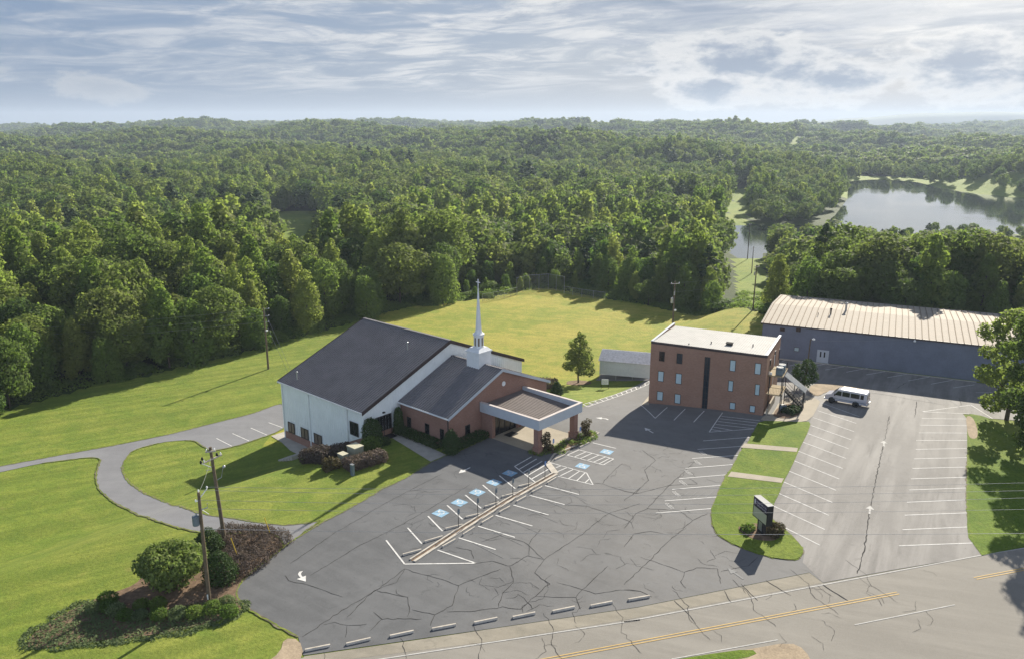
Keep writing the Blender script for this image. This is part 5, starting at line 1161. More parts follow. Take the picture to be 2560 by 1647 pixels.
wire(Vector((lx + .1, ly, 5.1)), gbd.matrix_basis @ Vector((22.8, -.1, 5.55)), .2, 'wire from the lamp post to the metal building')

# ------------------------------------------------------------------ roadside sign
sx, sy = L['sign']; (p0x, p0y), (p1x, p1y) = L['signplan']
sa = math.atan2(p1y - p0y, p1x - p0x); sc = ((p0x + p1x) / 2, (p0y + p1y) / 2)
sg = thing('roadside_sign', 'black roadside sign with purple header over pale letter board', 'sign', (sx, sy, .1), sa)
mb = MB(); mb.box(-.5, .5, -.16, .16, -.1, 1.5); mb.build('pedestal', M['steel'], sg)
mb = MB(); mb.box(-1.22, 1.22, -.30, .30, 1.35, 2.55); mb.box(-1.18, 1.18, -.32, .32, 2.553, 3.38); sc_ = mb.build('cabinet', M['black'], sg)
mb = MB(); mb.box(-1.19, 1.19, -.33, .33, 3.382, 3.42); mb.build('cap', M['panel'], sg)
mb = MB(); mb.box(-1.10, 1.10, -.316, -.304, 1.45, 2.45); mb.build('letter_board', M['signboard'], sg)
mb = MB(); mb.box(-1.12, 1.12, -.334, -.323, 2.62, 3.32); hd = mb.build('header_panel', M['signpurple'], sg)
mb = MB(); mb.box(-.28, .28, -.172, -.163, .35, 1.25); mb.build('number_panel', M['metal'], sg)
mb = MB(); mb.box(-.98, -.80, -.343, -.336, 2.78, 3.20); mb.box(-1.02, -.76, -.343, -.336, 3.0, 3.08)   # emblem and blurred lettering strokes
r_ = random.Random(3)
def wordline(mb, x, z, h, x1, y=-.343):
    while x < x1:
        w_ = r_.uniform(.05, .10); k = r_.random()
        mb.box(x, x + .022, y, y + .006, z, z + h * (1 if k < .35 else .7)); mb.box(x + .022, x + w_, y, y + .006, z + (0 if k < .5 else h * .55), z + (.022 if k < .5 else h * .55 + .022)); x += w_ + (.045 if r_.random() < .85 else .13)
wordline(mb, -.60, 3.00, .20, 1.0); wordline(mb, -.45, 2.72, .14, .9)
mb.build('lettering', M['white'], hd)
ls = L['lawnsign']; lsx, lsy = (ls[0][0] + ls[1][0]) / 2, (ls[0][1] + ls[1][1]) / 2
o = thing('lawn_sign', 'small white notice sign on two legs on the lawn', 'sign', (lsx, lsy, ground_z(lsx, lsy)), R(-6))
mb = MB(); mb.box(-.55, .55, -.03, .03, .75, 1.62); mb.build('board', M['white'], o)
mb = MB(); wordline(mb, -.45, 1.42, .07, .42, -.042); wordline(mb, -.45, 1.26, .07, .4, -.042); wordline(mb, -.45, 1.10, .07, .42, -.042); wordline(mb, -.45, .94, .07, .3, -.042); mb.build('lettering', M['steel'], o)
for s_ in (-1, 1): mb = MB(); mb.box(s_ * .58 - .03, s_ * .58 + .03, -.03, .03, -.2, 1.7); mb.build('leg', M['steel'], o)
# parking sign posts
ords = ['first', 'second', 'third', 'fourth', 'fifth', 'sixth', 'seventh', 'eighth', 'ninth', 'tenth']
for i, (x, y) in enumerate(L['posts']):
    blue = i >= 5
    lab = ('%s grey post from the near end of the long kerb, small sign facing away' % ords[i]) if not blue else ('blue disabled parking sign at the ramp end of the kerb', 'blue disabled parking sign beside the nearer canopy column', 'blue disabled parking sign beside the farther canopy column')[i - 5]
    o = thing('parking_sign', lab, 'sign post', (x, y, 0), R(52), 'parking sign posts')
    mb = MB(); mb.tube([(0, 0, 0), (0, 0, 2.15)], .032, 8); mb.build('post', M['steel'], o)
    mb = MB(); mb.box(-.16, .16, -.05, -.035, 1.62, 2.12); mb.build('plate', M['signblue'] if blue else M['acgrey'], o)
    if blue: 
        mb = MB(); mb.box(-.07, .07, -.056, -.052, 1.74, 1.80); mb.box(-.07, -.02, -.056, -.052, 1.80, 1.98); mb.box(-.06, .02, -.056, -.052, 2.0, 2.06); mb.build('symbol', M['white'], o)
# wheel stops
def stop_mesh():
    mb = MB(); mb.prism([(-.9, -.09, 0), (-.9, .09, 0), (-.9, .055, .14), (-.9, -.055, .14)], (1.8, 0, 0)); return mb.mesh('wheel_stop')
sm_ = stop_mesh(); sm_.materials.append(M['stop'])
for key, g, lb in (('stops_road', 'wheel stops along the road', '%s weathered wheel stop from the left along the road edge'), ('stops_left', 'wheel stops on the accessible side of the kerb', '%s wheel stop from the near end on the sign side of the kerb'), ('stops_right', 'wheel stops on the plain side of the kerb', '%s wheel stop from the near end on the plain side of the kerb')):
    for i, (a, b) in enumerate(L[key]):
        o = bpy.data.objects.new('wheel_stop', sm_); COL.objects.link(o); o.location = ((a[0] + b[0]) / 2, (a[1] + b[1]) / 2, .032)
        o.rotation_euler = (0, 0, math.atan2(b[1] - a[1], b[0] - a[0])); o.scale = (math.hypot(b[0] - a[0], b[1] - a[1]) / 1.8, 1.15, 1.2); tag(o, lb % ords[i], 'wheel stop', g)

# ------------------------------------------------------------------ fence behind the field
def fence(name, pts, h, label, n_per=3.0):
    pts3 = [Vector((x, y, ground_z(x, y))) for x, y in pts]
    root = thing(name, label, 'fence', pts3[0])
    for a, b in zip(pts3[:-1], pts3[1:]):
        d = b - a; l = math.hypot(d.x, d.y); ang = math.atan2(d.y, d.x)
        pan = MB(); pan.add([(0, 0, .05), (l, 0, .05 + d.z), (l, 0, h + d.z), (0, 0, h)], [(0, 1, 2, 3)]); po = pan.build('mesh_panel', M['mesh'], root); po.location = a - pts3[0]; po.rotation_euler = (0, 0, ang)
        mb = MB(); mb.tube([a - pts3[0] + Vector((0, 0, h)), b - pts3[0] + Vector((0, 0, h))], .03, 6); mb.build('rail', M['metal'], root)
        n = max(1, round(l / n_per))
        for k in range(n + 1):
            if k == 0 and a is not pts3[0]: continue
            q = a.lerp(b, k / n) - pts3[0]; mb = MB(); mb.tube([q + Vector((0, 0, -.1)), q + Vector((0, 0, h + .04))], .04, 6); mb.build('post', M['metal'], root)
fence('chain_link_fence', [(-7.24, 188.2), (-1.9, 192.8), (1.3, 197.0)], 2.0, 'low wire fence left of the backstop at the field edge', 3.4)
fence('chain_link_fence', [(13.4, 198.8), (17.6, 194.6), (23.0, 190.4)], 2.0, 'low wire fence right of the backstop at the field edge', 3.4)
fence('backstop_fence', [(1.2, 198.6), (4.6, 203.0), (9.6, 204.8), (13.6, 200.6)], 4.2, 'tall angled wire backstop behind the ball field', 3.5)

# ------------------------------------------------------------------ utility boxes in the hedge
(bx1, by1), (bx2, by2) = L['boxes']
for (x, y, w_, d_, h_, lab) in ((bx1 + .3, by1 + .5, 1.5, 1.3, 1.5, 'large green utility cabinet with pale lid between the clipped hedges'), (bx2 - .3, by2 - .2, 1.0, .8, 1.15, 'smaller green utility cabinet left of the large one')):
    o = thing('utility_cabinet', lab, 'utility box', (x, y, ground_z(x, y)), R(-41.8), 'utility cabinets in the hedge')
    mb = MB(); mb.box(-w_ / 2, w_ / 2, -d_ / 2, d_ / 2, -.3, h_); mb.build('casing', M['acgreen'], o, bevel=.03)
    mb = MB(); mb.box(-w_ / 2 - .04, w_ / 2 + .04, -d_ / 2 - .04, d_ / 2 + .04, h_ + .002, h_ + .08); mb.build('lid', M['actop'], o, bevel=.02)
x, y = L['pedestal']; o = thing('meter_pedestal', 'narrow grey metal pedestal in front of the clipped hedge', 'utility box', (x, y, ground_z(x, y)), R(-41.8))
mb = MB(); mb.box(-.22, .22, -.15, .15, -.2, 1.25); mb.build('casing', M['acgrey'], o, bevel=.02); mb = MB(); mb.box(-.24, .24, -.17, .17, 1.252, 1.32); mb.build('cap', M['metal'], o)
# ------------------------------------------------------------------ vegetation
def tinted(name, V, F, tint, mats, smooth=False):
    me = bpy.data.meshes.new(name); nv, nf = len(V), len(F)
    me.vertices.add(nv); me.vertices.foreach_set('co', np.asarray(V, np.float32).ravel())
    me.loops.add(nf * 4); me.loops.foreach_set('vertex_index', np.asarray(F, np.int32).ravel())
    me.polygons.add(nf); me.polygons.foreach_set('loop_start', np.arange(0, nf * 4, 4, dtype=np.int32)); me.polygons.foreach_set('loop_total', np.full(nf, 4, np.int32))
    at_ = me.attributes.new('tint', 'FLOAT', 'FACE'); at_.data.foreach_set('value', np.asarray(tint, np.float32))
    me.update(calc_edges=True); me.validate()
    for m_ in (mats if isinstance(mats, list) else [mats]): me.materials.append(m_)
    return me
def leaves(lobes, n, size, seed, shell=.16, tilt=.75, gap=.30, flat=1.0, gapscale=1.4, bottom=None):
    """leaf-sized faces spread through the outer shells of overlapping lobes, with holes"""
    g = np.random.default_rng(seed); Lb = np.array(lobes, float)
    area = (Lb[:, 3] * Lb[:, 4] + Lb[:, 3] * Lb[:, 5] + Lb[:, 4] * Lb[:, 5]); pr = area / area.sum()
    N = int(n * 2.6); k = g.choice(len(Lb), N, p=pr); d = g.normal(size=(N, 3)); d /= np.linalg.norm(d, axis=1)[:, None]
    rr = 1 - np.abs(g.normal(0, shell, N)); rr = np.where(g.random(N) < .12, rr * g.uniform(.4, 1, N), rr * g.uniform(.86, 1.17, N))
    P = Lb[k, :3] + d * Lb[k, 3:6] * rr[:, None]
    keep = np.ones(N, bool)
    for j in range(len(Lb)):
        q = ((P - Lb[j, :3]) / Lb[j, 3:6]); keep &= ~(((q ** 2).sum(1) < .55) & (k != j))
    ph = g.uniform(0, 6.28, 9); s = gapscale
    nz = np.sin(P[:, 0] * s + ph[0]) * np.sin(P[:, 1] * s * 1.1 + ph[1]) * np.sin(P[:, 2] * s * .9 + ph[2]) + .6 * np.sin(P[:, 0] * s * 2.3 + ph[3] + P[:, 2] * s) * np.sin(P[:, 1] * s * 2.1 + ph[4] - P[:, 2] * s * 1.7)
    keep &= nz > -gap * 1.6 + g.normal(0, .12, N) - .15
    if bottom is not None: keep &= P[:, 2] > bottom
    idx = np.nonzero(keep)[0][:n]; P, d, k = P[idx], d[idx], k[idx]; n = len(P)
    nn = d / Lb[k, 3:6]; nn /= np.linalg.norm(nn, axis=1)[:, None]
    nn = nn + g.normal(0, tilt, (n, 3)) + np.array([0, 0, .25]); nn /= np.linalg.norm(nn, axis=1)[:, None]
    a = np.cross(nn, g.normal(size=(n, 3))); a /= np.linalg.norm(a, axis=1)[:, None]; b = np.cross(nn, a)
    s1 = size * g.uniform(.55, 1.35, n)[:, None]; s2 = s1 * g.uniform(.55, .9, n)[:, None] * flat
    bend = nn * s1 * g.uniform(-.25, .25, n)[:, None]
    V = np.stack([P - a * s1 * .5 - bend, P - b * s2 * .5, P + a * s1 * .5 - bend, P + b * s2 * .5], 1).reshape(-1, 3)
    F = np.arange(n * 4).reshape(n, 4)
    tint = np.clip(.5 + .22 * (g.random(len(Lb))[k] - .5) * 2 + g.normal(0, .17, n), 0, 1)
    return V, F, tint
def crown_lobes(kind, h, r, seed):
    g = random.Random(seed); out = []
    if kind == 'broad':
        for i in range(15):
            z = h * (.30 + .60 * (i + g.random()) / 15); f = math.sin(math.pi * min(1, max(.12, (z / h - .12) / .88))) ** .75; a = i * 2.4 + g.random()
            q = r * .62 * f * (.55 + .5 * g.random()); lr = r * (.30 + .20 * g.random()) * (.6 + .5 * f)
            out.append((q * math.cos(a), q * math.sin(a), z, lr * 1.12, lr * 1.12, lr * (.72 + .3 * g.random())))
        out.append((0, 0, h * .90, r * .34, r * .34, h * .09)); out.append((0, 0, h * .55, r * .5, r * .5, h * .25))
    elif kind == 'poplar':
        for i in range(17):
            f = (i + g.random()) / 17; z = h * (.20 + .74 * f); w = (1 - f) ** .65 * .85 + .12; a = i * 2.4 + g.random(); q = r * .55 * w; lr = r * (.24 + .20 * g.random()) * (.5 + .6 * w)
            out.append((q * math.cos(a), q * math.sin(a), z, lr, lr, lr * 1.35))
        out.append((0, 0, h * .93, r * .15, r * .15, h * .075)); out.append((0, 0, h * .5, r * .34, r * .34, h * .32))
    elif kind == 'vine':
        for i in range(13):
            f = (i + g.random()) / 13; z = h * (.04 + .84 * f); w = 1 - .55 * f ** 1.5; a = i * 2.4 + g.random(); q = r * .50 * w; lr = r * (.34 + .22 * g.random()) * (.6 + .4 * w)
            out.append((q * math.cos(a), q * math.sin(a), z, lr, lr, lr * (1.2 + .5 * g.random())))
        out.append((0, 0, h * .9, r * .3, r * .3, h * .10)); out.append((0, 0, h * .4, r * .55, r * .55, h * .4))
    elif kind == 'pine':
        for i in range(13):
            f = (i + g.random()) / 13; z = h * (.42 + .54 * f); w = (1 - f) ** .5; a = i * 2.4 + g.random(); q = r * .6 * w; lr = r * (.30 + .15 * g.random()) * (.5 + .5 * w)
            out.append((q * math.cos(a), q * math.sin(a), z, lr, lr, lr * .45))
        out.append((0, 0, h * .95, r * .18, r * .18, h * .05))
    elif kind == 'mound':
        for i in range(9):
            a = i * 2.4 + g.random(); q = r * .72 * math.sqrt((i + .3) / 9); lr = r * (.30 + .22 * g.random())
            out.append((q * math.cos(a), q * math.sin(a), h * (.28 + .35 * g.random() * (1 - q / r)), lr, lr, h * (.34 + .2 * g.random())))
        out.append((0, 0, h * .40, r * .55, r * .55, h * .52))
    return out
def trunk_mesh(h, r, lobes, seed, name='trunk'):
    g = random.Random(seed); mb = MB(); tz = h * .82; b = [(g.gauss(0, .12), g.gauss(0, .12)) for _ in range(3)]
    mb.tube([(0, 0, -.8), (b[0][0], b[0][1], tz * .33), (b[1][0], b[1][1], tz * .66), (b[2][0], b[2][1], tz)], [r, r * .75, r * .5, r * .12], 8)
    for lb in lobes[::3]:
        z0 = max(h * .15, lb[2] - math.hypot(lb[0], lb[1]) * .9); z0 = min(z0, tz * .95)
        mb.tube([(b[1][0] * .5, b[1][1] * .5, z0), (lb[0] * .55, lb[1] * .55, z0 + (lb[2] - z0) * .6), (lb[0] * .95, lb[1] * .95, lb[2])], [r * .34, r * .2, r * .05], 6)
    me = mb.mesh(name, True); me.materials.append(M['bark']); return me
KINDS = {}
def make_kind(key, kind, h, r, n, size, mat, seed, gap, tr=.26):
    lb = crown_lobes(kind, h, r, seed); V, F, t_ = leaves(lb, n, size, seed, gap=gap, bottom=.05, tilt=.5)
    KINDS[key] = (tinted(key + '_crown', V, F, t_, M[mat]), trunk_mesh(h, tr, lb, seed), h)
for i in range(3):
    make_kind('broad%d' % i, 'broad', 15.5, 6.3, 5600, .62, 'leaf_broad', 11 + i, .34)
    make_kind('poplar%d' % i, 'poplar', 17.0, 4.9, 5000, .58, 'leaf_light', 31 + i, .30)
    make_kind('vine%d' % i, 'vine', 13.0, 5.0, 5600, .52, 'leaf_vine', 51 + i, .42)
make_kind('pine0', 'pine', 18.0, 4.0, 4200, .50, 'leaf_pine', 71, .40)
make_kind('pine1', 'pine', 17.0, 3.6, 4200, .50, 'leaf_pine', 72, .40)
for i in range(3): make_kind('mound%d' % i, 'mound', 3.2, 3.6, 2600, .42, 'leaf_vine', 91 + i, .8)

# --- where the woods grow
CAMA = R(37.5)
def wooded(x, y):
    if inside(x, y, CLEAR) or inside(x, y, ROW) or inside(x, y, L['corridor']): return False
    if y < 60 and x > -60: return False
    if abs(y - (x * .29 + 50)) < 16 and y < 95: return False
    if pond_dist(x, y) < 5: return False
    for k in ('meadow_far', 'meadow_pt', 'meadow_l'):
        if inside(x, y, L[k]): return False
    # cut strip that climbs the far bank of the pond
    if cutstrip(x, y): return False
    # grey building footprint
    dx, dy = x - 42.07, y - 128.06; c, s_ = math.cos(R(25.6)), math.sin(R(25.6)); u, v = dx * c - dy * s_, dx * s_ + dy * c
    if -4 < u < 50 and -40 < v < 28: return False
    return True
rg = random.Random(7)
def edge_dist(x, y):
    n = len(CLEAR); d = 1e9
    for i in range(n):
        ax, ay = CLEAR[i]; bx, by = CLEAR[(i + 1) % n]; vx, vy = bx - ax, by - ay; q = max(0, min(1, ((x - ax) * vx + (y - ay) * vy) / (vx * vx + vy * vy + 1e-9)))
        d = min(d, math.hypot(x - ax - q * vx, y - ay - q * vy))
    return d
spots = []
def scatter(r0, r1, sp, acut, scale):
    n = int(r1 / sp) + 2
    for i in range(-n, n):
        for j in range(0, n):
            x = (i + .5 * (j % 2) + rg.uniform(-.38, .38)) * sp; y = (j + rg.uniform(-.38, .38)) * sp
            r = math.hypot(x, y)
            if r < r0 or r >= r1 or abs(math.atan2(x, y)) > acut: continue
            if not wooded(x, y): continue
            spots.append((r, x, y, scale))
scatter(60, 300, 6.3, R(41), 1.03); scatter(300, 900, 8.8, R(39), 1.22); scatter(900, 1900, 12.5, CAMA, 1.55); scatter(1900, 4200, 19.0, CAMA, 2.2)
patch = lambda x, y: math.sin(x * .021 + 1.1) * math.cos(y * .017 + .3) + .7 * math.sin(x * .043 + y * .037 + 2.)
trees = []
for r, x, y, sc_ in spots:
    e = edge_dist(x, y) if r < 330 else 99
    p_ = patch(x, y) + rg.gauss(0, .5)
    if p_ > .45: kind = 'poplar'
    elif p_ < -1.55: kind = 'pine'
    else: kind = 'broad' if rg.random() < .74 else 'poplar'
    if r > 420 and kind == 'poplar' and rg.random() < .55: kind = 'broad'
    if e < 16: q9 = rg.random(); kind = 'vine' if q9 < .42 else 'poplar' if q9 < .80 else 'broad'
    nv = 2 if kind == 'pine' else 3
    hs = (rg.uniform(.74, 1.22) if rg.random() < .9 else rg.uniform(1.2, 1.42)) * (.80 if e < 6 else .94 if e < 12 else 1.0)
    if y > 195 and r < 330 and x < 75: hs *= 1.12
    # the canopy steps down towards the water, and the cut strip stays open
    q_ = x / y; hk = KINDS[kind + '0'][2]; zt = land_z(x, y) + hk * hs * sc_
    if r < 310 and (.257 < q_ < .342 and zt > 38 - .1697 * r or .282 < q_ < .322): continue
    if (inside(x, y, L['meadow_r']) or 240 < x < 480 and pond_dist(x, y) < 42) and rg.random() < .80: continue
    if -.318 < q_ < -.238 and 140 < r < 470:                                                     # the small clearing among the left woods
        if r > 345: continue
        hs *= min(1., max(.28, (38 - .131 * r - zt + hk * hs * sc_) / (hk * hs * sc_)))
    if x > 200 and 480 < y and r < 950 and pond_dist(x, y) < 110: hs *= .72
    if x < -30 and e < 30: hs *= .92
    if x < 210 and y > 390 and pond_dist(x, y) < 45: hs *= .66
    zb = land_z(x, y); cap = 99.
    if -16 < x < 58 and 160 < y < 290: cap = -2.5 - 1.7 * sm((30 - x) / 20) + (y - 200. + 36. * sm((x - 12.) / 34.)) * .50       # low growth first, tall trees farther back
    gu, gv = (x - 42.07) * .9018 - (y - 128.06) * .4321, (x - 42.07) * .4321 + (y - 128.06) * .9018
    if -8 < gu < 56 and 20 < gv < 80: cap = min(cap, 4.0 + (gv - 13.) * .42)
    if zb + KINDS[kind + '0'][2] * hs * sc_ > cap: hs = max(.22, (cap - zb) / (KINDS[kind + '0'][2] * sc_))
    if r < 410 and q_ >= .300 or r < 475 and q_ >= .41:
        lim = 38 - (.1195 + rg.uniform(-.010, .006)) * r
        if zt > lim: hs *= max(.3, (lim - land_z(x, y)) / (hk * hs * sc_))
    trees.append((r, x, y, kind, rg.randrange(nv), hs * sc_, rg.uniform(0, 6.28), rg.uniform(.9, 1.12)))
trees.sort()
ZONE = lambda x, y: 'in the woods beside the left lawn' if x < -30 and y < 175 else 'in the woods behind the ball field' if x < 58 and y >= 165 else 'between metal building and pond' if x >= 40 else 'in the woods beside the left lawn'
KNAME = {'broad': ('broadleaf_tree', 'dark rounded broadleaf tree'), 'poplar': ('poplar_tree', 'tall yellow-green tapering tree'), 'vine': ('vine_covered_tree', 'vine draped tree leafy to the ground'), 'pine': ('pine_tree', 'dark flat layered pine tree')}
near = [q for q in trees if q[0] < 330][:292]
nearset = set(id(q) for q in near)
for q in near:
    r, x, y, kind, vi, sc_, rot, wd_ = q
    cm, tm_, h = KINDS[kind + str(vi)]
    nm, lb = KNAME[kind]; z = ZONE(x, y)
    o = thing(nm, lb + ' ' + z, 'tree', (x, y, land_z(x, y) - .1), rot, lb.split(' with')[0] + 's ' + z)
    o.scale = (sc_ * wd_, sc_ * wd_, sc_)
    a = bpy.data.objects.new('trunk', tm_); COL.objects.link(a); a.parent = o
    a = bpy.data.objects.new('crown', cm); COL.objects.link(a); a.parent = o
# --- the woods beyond: one mass, low detail trees set on points
pc = bpy.data.collections.new('woodland_trees'); protos = []
for i, (kind, h, r_, n, sz, mat, seed) in enumerate((('broad', 15.5, 5.6, 1500, 1.05, 'leaf_broad', 201), ('broad', 15.0, 6.0, 1500, 1.05, 'leaf_broad', 202), ('poplar', 17., 4.4, 1300, .98, 'leaf_light', 203), ('poplar', 16.5, 4.0, 1300, .98, 'leaf_light', 204), ('pine', 18., 4.0, 1100, .9, 'leaf_pine', 205), ('vine', 13., 4.4, 1300, .95, 'leaf_vine', 206),
                                                   ('broad', 15.5, 6.2, 420, 2.1, 'leaf_broad', 207), ('poplar', 16.5, 5.0, 380, 1.9, 'leaf_light', 208), ('pine', 17., 4.6, 360, 1.7, 'leaf_pine', 209))):
    V, F, t_ = leaves(crown_lobes(kind, h, r_, seed), n, sz, seed, gap=.6, bottom=.05, tilt=.42)
    o = bpy.data.objects.new('t%02d' % i, tinted('woodland_%d' % i, V, F, t_, M[mat])); pc.objects.link(o)
far = [q for q in trees if id(q) not in nearset]
PI_ = {'broad': (0, 1), 'poplar': (2, 3), 'pine': (4, 4), 'vine': (5, 5)}; PF_ = {'broad': 6, 'poplar': 7, 'pine': 8, 'vine': 6}
me = bpy.data.meshes.new('woodland'); me.from_pydata([(q[1], q[2], land_z(q[1], q[2]) - .2) for q in far], [], [])
for nm, ty, vals in (('idx', 'INT', [PI_[q[3]][q[4] % 2] if q[0] < 900 else PF_[q[3]] for q in far]), ('rz', 'FLOAT', [q[6] for q in far]), ('sc', 'FLOAT', [q[5] for q in far]), ('sz', 'FLOAT', [q[5] * (.9 if q[0] < 900 else .74 if q[0] < 1900 else .58) for q in far])):
    at_ = me.attributes.new(nm, ty, 'POINT'); at_.data.foreach_set('value', vals)
wood = link('woodland', me); wood['kind'] = 'stuff'
ng = bpy.data.node_groups.new('scatter_trees', 'GeometryNodeTree'); ng.interface.new_socket('Geometry', in_out='INPUT', socket_type='NodeSocketGeometry'); ng.interface.new_socket('Geometry', in_out='OUTPUT', socket_type='NodeSocketGeometry')
gi = ng.nodes.new('NodeGroupInput'); go = ng.nodes.new('NodeGroupOutput'); ip = ng.nodes.new('GeometryNodeInstanceOnPoints'); ci = ng.nodes.new('GeometryNodeCollectionInfo')
ci.inputs['Collection'].default_value = pc; ci.inputs['Separate Children'].default_value = True; ci.inputs['Reset Children'].default_value = True; ip.inputs['Pick Instance'].default_value = True
def nattr(nm, ty):
    n_ = ng.nodes.new('GeometryNodeInputNamedAttribute'); n_.data_type = ty; n_.inputs['Name'].default_value = nm; return n_.outputs['Attribute']
cb = ng.nodes.new('ShaderNodeCombineXYZ'); ng.links.new(nattr('rz', 'FLOAT'), cb.inputs[2])
ng.links.new(gi.outputs[0], ip.inputs['Points']); ng.links.new(ci.outputs[0], ip.inputs['Instance']); ng.links.new(nattr('idx', 'INT'), ip.inputs['Instance Index']); ng.links.new(cb.outputs[0], ip.inputs['Rotation']); cs = ng.nodes.new('ShaderNodeCombineXYZ'); sv_ = nattr('sc', 'FLOAT'); ng.links.new(sv_, cs.inputs[0]); ng.links.new(sv_, cs.inputs[1]); ng.links.new(nattr('sz', 'FLOAT'), cs.inputs[2]); ng.links.new(cs.outputs[0], ip.inputs['Scale'])
ng.links.new(ip.outputs[0], go.inputs[0]); md = wood.modifiers.new('trees', 'NODES'); md.node_group = ng
print('trees near', len(near), 'far', len(far))

# --- vine mounds and thicket along the edge of the clearing
def leafmass(name, pts, n, size, mat, seed, kind='stuff', tilt=.8):
    """one low ground-hugging mass of leaves on given (x, y, height) points"""
    lobes = [(x, y, ground_z(x, y) + h * .2, r_, r_, h * .8) for x, y, h, r_ in pts]
    V, F, t_ = leaves(lobes, n, size, seed, gap=.9, tilt=tilt); o = link(name, tinted(name, V, F, t_, M[mat])); o['kind'] = kind; return o
edge = CLEAR[:24]; cnt = 0; fr = []
r2 = random.Random(21)
for a, b in zip(edge[:-1], edge[1:]):
    l = math.hypot(b[0] - a[0], b[1] - a[1]); n = int(l / 2.0)
    for k in range(n):
        f = (k + r2.random()) / max(1, n); x, y = a[0] + (b[0] - a[0]) * f, a[1] + (b[1] - a[1]) * f; nx_, ny_ = -(b[1] - a[1]) / l, (b[0] - a[0]) / l
        if inside(x + nx_ * 2, y + ny_ * 2, CLEAR): nx_, ny_ = -nx_, -ny_
        o_ = r2.uniform(.2, 2.2); fr.append((x + nx_ * o_, y + ny_ * o_, r2.uniform(.4, 1.0), r2.uniform(1.0, 1.9)))
        fr.append((x + nx_ * (o_ + 2.5), y + ny_ * (o_ + 2.5), r2.uniform(.6, 1.5), r2.uniform(1.2, 2.2)))
        if k % 2 == 0 and not inside(x + nx_ * 3, y + ny_ * 3, ROW):
            d_ = r2.uniform(2.0, 6.0); q = (x + nx_ * d_, y + ny_ * d_)
            if y > 196 and -2 < x < 16: q = (x + nx_ * (d_ + 2), y + ny_ * (d_ + 2))
            m_ = KINDS['mound%d' % r2.randrange(3)][0]; o = bpy.data.objects.new('vine_mound', m_); COL.objects.link(o); sc_ = r2.choice((.35, .45, .6, .8, 1.0))
            o.location = (q[0], q[1], land_z(*q) - .15); o.rotation_euler = (0, 0, r2.uniform(0, 6.28)); o.scale = (sc_ * r2.uniform(.8, 1.6), sc_ * r2.uniform(.8, 1.6), sc_ * r2.uniform(.55, 1.0))
            z = ZONE(x, y).replace('in the woods beside', 'at the foot of the woods along').replace('in the woods behind', 'at the wood edge behind').replace('between metal', 'at the wood edge by metal')
            tag(o, 'rounded mound of creeping vine ' + z, 'vine mound', 'vine mounds ' + z)
leafmass('undergrowth', fr, 42000, .36, 'leaf_vine', 5)
rowp = []
for k in range(260):
    x, y = r2.uniform(48, 86), r2.uniform(152, 242)
    if inside(x, y, ROW): rowp.append((x, y, r2.uniform(.5, 1.6), r2.uniform(1.2, 2.4)))
V, F, t_ = leaves([(x, y, ground_z(x, y), r_, r_, h) for x, y, h, r_ in rowp], 20000, .40, 8, gap=.9); o = link('undergrowth', tinted('undergrowth', V, F, t_, M['leaf_vine'])); o['kind'] = 'stuff'

# --- shrubs round the buildings
def bush(name, label, cat, loc, lobes, n, size, mat, seed, group=None, gap=.9, tilt=.75, stem=None, shell=.10, gapscale=1.4):
    V, F, t_ = leaves(lobes, n, size, seed, gap=gap, tilt=tilt, shell=shell, bottom=.02, gapscale=gapscale)
    o = thing(name, label, cat, (loc[0], loc[1], ground_z(*loc)), 0, group); link('foliage', tinted(name, V, F, t_, M[mat]), None, o)
    mb = MB(); w_ = stem or .06
    for k in range(4): mb.tube([(0, 0, -.2), (lobes[k % len(lobes)][0] * .5, lobes[k % len(lobes)][1] * .5, lobes[k % len(lobes)][2] * .8), (lobes[k % len(lobes)][0] * .8, lobes[k % len(lobes)][1] * .8, lobes[k % len(lobes)][2] * 1.05)], [w_, w_ * .7, w_ * .3], 6)
    mb.build('stem', M['bark'], o); return o
def cone_lobes(h, r): return [(0, 0, h * .30, r, r, h * .32), (0, 0, h * .48, r * .88, r * .88, h * .30), (0, 0, h * .66, r * .66, r * .66, h * .26), (0, 0, h * .82, r * .40, r * .40, h * .18)]
SH = L['shrubs']
g = random.Random(9); lb = []
for i in range(20):
    a = i * 2.4; q = 2.2 * math.sqrt((i + .4) / 20); z = 1.0 + 2.3 * math.sqrt(max(0, 1 - (q / 2.9) ** 2)) * g.uniform(.55, 1); lr = g.uniform(.75, 1.15); lb.append((q * math.cos(a), q * math.sin(a), z, lr, lr, lr * .8))
lb += [(0, 0, 1.6, 2.2, 2.2, 1.5)]
bx_, by_ = SH['big']
bush('flowering_bush', 'big pale green bush beside the near pole', 'bush', (bx_ + .1, by_ + .5), lb, 5200, .30, 'leaf_pale', 3, gap=.5, tilt=.7, stem=.12)
bush('clipped_shrub', 'egg shaped clipped shrub behind the near pole, farther of the pair', 'shrub', SH['coneA'], cone_lobes(2.9, 1.35), 3200, .17, 'leaf_shrub', 4, 'clipped shrubs by the poles')
bush('clipped_shrub', 'egg shaped clipped shrub behind the near pole, nearer of the pair', 'shrub', SH['coneB'], cone_lobes(3.0, 1.4), 3400, .17, 'leaf_shrub', 5, 'clipped shrubs by the poles')
V, F, t_ = leaves([(0, 0, .34, .62, .62, .42), (.1, .1, .42, .5, .5, .36)], 1300, .11, 6, gap=1.2, shell=.06, bottom=.02); ball = tinted('round_shrub', V, F, t_, M['leaf_cover'])
V, F, t_ = leaves([(0, 0, .34, .62, .62, .42), (-.1, .1, .40, .52, .5, .36)], 1300, .11, 7, gap=1.2, shell=.06, bottom=.02); ball2 = tinted('round_shrub', V, F, t_, M['leaf_vine'])
so_ = sorted(SH['small'])
